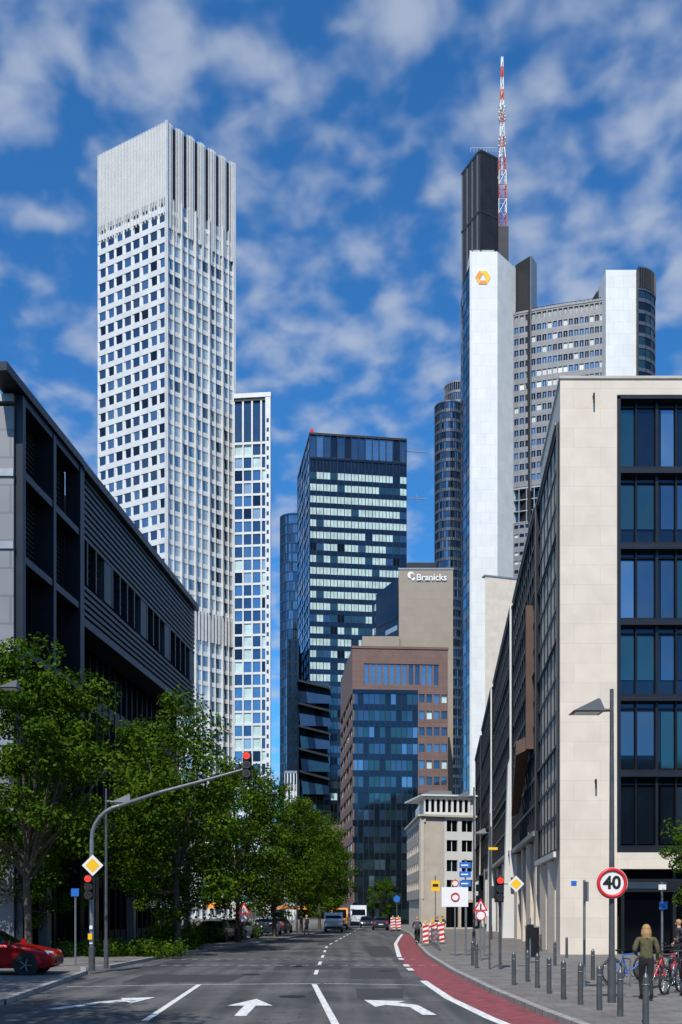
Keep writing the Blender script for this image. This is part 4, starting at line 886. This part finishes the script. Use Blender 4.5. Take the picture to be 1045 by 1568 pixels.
# ------------------------------------------------------------------ people
def skinmesh(verts,edges,rad,root=0,levels=2):
    me=bpy.data.meshes.new('sk'); me.from_pydata(verts,edges,[]); ob=bpy.data.objects.new('sk',me); scene.collection.objects.link(ob)
    ob.modifiers.new('s','SKIN')
    for i,r in enumerate(rad):
        sv=me.skin_vertices[0].data[i]; sv.radius=r if isinstance(r,tuple) else (r,r); sv.use_root=(i==root)
    sb=ob.modifiers.new('d','SUBSURF'); sb.levels=levels; sb.render_levels=levels
    dg=bpy.context.evaluated_depsgraph_get(); dg.update(); new=bpy.data.meshes.new_from_object(ob.evaluated_get(dg)); bpy.data.objects.remove(ob)
    return new
def person(name,J,loc,rot,top,legs,hairlen=.2,scale=1):
    names=list(J.keys()); idx={n:i for i,n in enumerate(names)}
    ed=[('pelvis','belly'),('belly','chest'),('chest','neckb'),('neckb','neck'),('neck','head'),('head','crown')]
    for s in'lr': ed+=[('chest','sh'+s),('sh'+s,'el'+s),('el'+s,'wr'+s),('wr'+s,'ha'+s),('pelvis','hip'+s),('hip'+s,'kn'+s),('kn'+s,'an'+s),('an'+s,'to'+s)]
    me=skinmesh([J[n][0] for n in names],[(idx[a],idx[b]) for a,b in ed],[J[n][1] for n in names],idx['pelvis'])
    for m in(top,legs,'skin','black'): me.materials.append(M[m])
    seg=[(Vector(J[a][0]),Vector(J[b][0]),a,b) for a,b in ed]
    def which(a,b):
        if b in('neck','head','crown') : return 2
        if b.startswith('ha'): return 2
        if b.startswith('to'): return 3
        if b[:2] in('kn','an') or b[:3]=='hip': return 1
        return 0
    for p in me.polygons:
        c=p.center; best=None
        for a,b,na,nb in seg:
            t=max(0,min(1,(c-a).dot(b-a)/(b-a).length_squared)); dd=(c-(a+(b-a)*t)).length
            if best is None or dd<best[0]: best=(dd,which(na,nb))
        p.material_index=best[1]; p.use_smooth=True
    e=bpy.data.objects.new(name,None); scene.collection.objects.link(e)
    b=bpy.data.objects.new('body',me); scene.collection.objects.link(b); b.parent=e
    o=Obj('x'); hd=Vector(J['head'][0]); 
    for s in(-1,1):
        o.tube('eyes','black',hd+Vector((s*.032,.085,.01)),hd+Vector((s*.032,.092,.01)),.009,k=8)
        o.ring('ears','skin',hd+Vector((s*.083,0,-.005)),(1,0,0),.02,.009,12,5)
    o.tube('nose','skin',hd+Vector((0,.08,.012)),hd+Vector((0,.108,-.03)),.007,.014,8); o.tube('mouth','signred',hd+Vector((-.02,.087,-.055)),hd+Vector((.02,.087,-.055)),.005,k=6)
    hv=[];hf=[];nu,nv=18,12
    for i in range(nv+1):
        th=math.pi*.72*i/nv
        for j in range(nu):
            a=2*math.pi*j/nu; front=max(0,math.sin(a)); lim=th*(1-.48*front)
            w=1+.04*math.sin(a*7)+.03*math.sin(a*13+i)
            hv.append(hd+Vector((.093*math.sin(lim)*math.cos(a)*w,.108*math.sin(lim)*math.sin(a)*w-.008,.03+.105*math.cos(lim))))
    for i in range(nv):
        for j in range(nu): hf.append((i*nu+j,i*nu+(j+1)%nu,(i+1)*nu+(j+1)%nu,(i+1)*nu+j))
    o.mesh('hair','hair',hv,hf,True)
    if hairlen>0:
        for k in range(26):
            a=math.pi+math.pi*(k/25); x0=.085*math.cos(a); y0=.095*math.sin(a)-.005
            l=hairlen*random.uniform(.8,1.05)
            o.path('hair_locks','hair',[hd+Vector((x0,y0,.02)),hd+Vector((x0*1.12,y0*1.15,-.08)),hd+Vector((x0*1.05,y0*.9-.03,-l))],[.02,.024,.008],6)
    for s in'lr':
        w=Vector(J['wr'+s][0]);h=Vector(J['ha'+s][0]); dr=(h-w).normalized(); side=Vector((0,1,0)) if abs(dr.y)<.8 else Vector((1,0,0)); side=(side-dr*side.dot(dr)).normalized(); cu=dr.cross(side)*(1 if s=='l' else -1)
        for k,ln in enumerate((.062,.075,.08,.07)):
            b0=h+side*(.028-.018*k); m=b0+dr*ln*.55+cu*.008; t=m+dr*ln*.40+cu*.03
            o.path('fingers','skin',[b0,m,t],[.009,.008,.006],6)
        b0=w+dr*.03+side*.03; o.path('thumbs','skin',[b0,b0+dr*.03+side*.025,b0+dr*.06+side*.03],[.011,.01,.008],6)
    for (pn,m),(v,f,sm) in o.parts.items():
        mm=bpy.data.meshes.new(pn); mm.from_pydata(v,[],f); mm.materials.append(M[m]); mm.polygons.foreach_set('use_smooth',sm); ob=bpy.data.objects.new(pn,mm); scene.collection.objects.link(ob); ob.parent=e
    e.location=loc; e.rotation_euler=(0,0,rot); e.scale=(scale,)*3
def walk():
    return {'pelvis':((0,0,.93),(.155,.115)),'belly':((0,0,1.08),(.145,.105)),'chest':((0,.01,1.28),(.165,.115)),'neckb':((0,0,1.43),(.075,.065)),'neck':((0,.01,1.49),.05),'head':((0,.02,1.58),(.082,.095)),'crown':((0,.015,1.65),(.065,.075)),
     'shl':((-.185,0,1.38),.068),'ell':((-.27,-.06,1.13),.058),'wrl':((-.2,.10,1.02),.036),'hal':((-.13,.14,1.02),(.038,.022)),
     'shr':((.185,0,1.38),.068),'elr':((.25,-.02,1.12),.056),'wrr':((.25,.10,.90),.034),'har':((.25,.13,.83),(.022,.038)),
     'hipl':((-.09,0,.86),.10),'knl':((-.09,.13,.50),.07),'anl':((-.08,.16,.09),.045),'tol':((-.08,.31,.045),.04),
     'hipr':((.09,0,.86),.10),'knr':((.08,-.02,.49),.068),'anr':((.07,-.30,.16),.043),'tor':((.07,-.24,.04),.038)}
d=22.2
person('walking_woman',walk(),(E(990,d),d,.12),-.15,'jacket','trouser',.20,.99)
ride={'pelvis':((0,-.22,.98),(.15,.12)),'belly':((0,-.15,1.12),(.14,.11)),'chest':((0,-.02,1.32),(.165,.115)),'neckb':((0,.05,1.45),.065),'neck':((0,.08,1.5),.05),'head':((0,.11,1.59),(.08,.095)),'crown':((0,.11,1.66),(.065,.075)),
 'shl':((-.19,0,1.40),.062),'ell':((-.27,.14,1.2),.045),'wrl':((-.25,.3,1.1),.032),'hal':((-.25,.36,1.07),.03),'shr':((.19,0,1.40),.062),'elr':((.27,.14,1.2),.045),'wrr':((.25,.3,1.1),.032),'har':((.25,.36,1.07),.03),
 'hipl':((-.09,-.18,.94),.095),'knl':((-.11,.2,.72),.068),'anl':((-.11,.05,.35),.045),'tol':((-.11,.17,.3),.04),'hipr':((.09,-.18,.94),.095),'knr':((.11,.12,.6),.068),'anr':((.11,-.02,.22),.045),'tor':((.11,.1,.17),.04)}
bicycle(4.75,62,math.pi/2,'black').location.z=.01
person('cyclist',ride,(4.75-.0,62,.03),0,'shirt','trouser',0)
for (px,d,t) in((669,66,'shirt'),(678,75,'jacket'),(1040,34,'shirt'),(470,75,'shirt')):
    person('pedestrian',walk(),(E(px,d),d,.12),random.uniform(-3,3),t,'trouser',0)

# ------------------------------------------------------------------ light, sky, camera
el=math.radians(50); az=math.radians(195)
S=Vector((math.sin(az)*math.cos(el),math.cos(az)*math.cos(el),math.sin(el)))
sl=bpy.data.lights.new('sun','SUN'); sl.energy=5.0; sl.angle=math.radians(.5); sl.color=(1,.95,.87)
so=bpy.data.objects.new('sun',sl); so.rotation_euler=S.to_track_quat('Z','Y').to_euler(); scene.collection.objects.link(so)
w=bpy.data.worlds.new('World'); scene.world=w; w.use_nodes=True; N=w.node_tree.nodes; L=w.node_tree.links
bg=N['Background']; sky=N.new('ShaderNodeTexSky'); sky.sky_type='NISHITA'; sky.sun_disc=False; sky.sun_elevation=el; sky.sun_rotation=az
sky.air_density=1.0; sky.dust_density=.3; sky.ozone_density=3.0
bg.inputs[1].default_value=.10
tint=N.new('ShaderNodeMix'); tint.data_type='RGBA'; tint.blend_type='MULTIPLY'; tint.inputs[0].default_value=1; tint.inputs[7].default_value=(.40,1.12,1.68,1); L.new(sky.outputs[0],tint.inputs[6])
tc=N.new('ShaderNodeTexCoord'); sp=N.new('ShaderNodeSeparateXYZ'); L.new(tc.outputs['Generated'],sp.inputs[0])
mz=N.new('ShaderNodeMath'); mz.operation='MAXIMUM'; mz.inputs[1].default_value=.02; L.new(sp.outputs[2],mz.inputs[0])
az2=N.new('ShaderNodeMath'); az2.operation='ADD'; az2.inputs[1].default_value=.30; L.new(mz.outputs[0],az2.inputs[0])
dx=N.new('ShaderNodeMath'); dx.operation='DIVIDE'; L.new(sp.outputs[0],dx.inputs[0]); L.new(az2.outputs[0],dx.inputs[1])
dy=N.new('ShaderNodeMath'); dy.operation='DIVIDE'; L.new(sp.outputs[1],dy.inputs[0]); L.new(az2.outputs[0],dy.inputs[1])
cb=N.new('ShaderNodeCombineXYZ'); L.new(dx.outputs[0],cb.inputs[0]); L.new(dy.outputs[0],cb.inputs[1])
mp=N.new('ShaderNodeMapping'); mp.inputs['Rotation'].default_value=(0,0,.5); mp.inputs['Location'].default_value=(5.1,2.7,0); L.new(cb.outputs[0],mp.inputs[0])
def noise(sc,det,ro,dist):
    n=N.new('ShaderNodeTexNoise'); n.inputs['Scale'].default_value=sc; n.inputs['Detail'].default_value=det; n.inputs['Roughness'].default_value=ro; n.inputs['Distortion'].default_value=dist; L.new(mp.outputs[0],n.inputs['Vector']); return n.outputs['Fac']
n1=noise(19,3,.42,.15); n2=noise(4.5,3,.5,.3); 
m1=N.new('ShaderNodeMath'); m1.operation='MULTIPLY_ADD'; L.new(n2,m1.inputs[0]); m1.inputs[1].default_value=.55; L.new(n1,m1.inputs[2])
mr=N.new('ShaderNodeMapRange'); mr.interpolation_type='SMOOTHSTEP'; mr.inputs['From Min'].default_value=.66; mr.inputs['From Max'].default_value=1.06; mr.inputs['To Max'].default_value=.74; L.new(m1.outputs[0],mr.inputs[0])
mx=N.new('ShaderNodeMix'); mx.data_type='RGBA'; L.new(mr.outputs[0],mx.inputs[0]); L.new(tint.outputs[2],mx.inputs[6]); mx.inputs[7].default_value=(4.9,5.6,6.8,1)
L.new(mx.outputs[2],bg.inputs[0])
scene.view_settings.view_transform='Standard'; scene.view_settings.look='None'; scene.view_settings.exposure=0
cam=bpy.data.cameras.new('camera'); co=bpy.data.objects.new('camera',cam); scene.collection.objects.link(co); scene.camera=co
cam.sensor_fit='VERTICAL'; cam.sensor_height=36; cam.sensor_width=24; cam.lens=35; cam.shift_y=.39; cam.clip_end=20000; cam.clip_start=.1
co.location=(0,0,CAMH); co.rotation_euler=(math.pi/2,0,0)
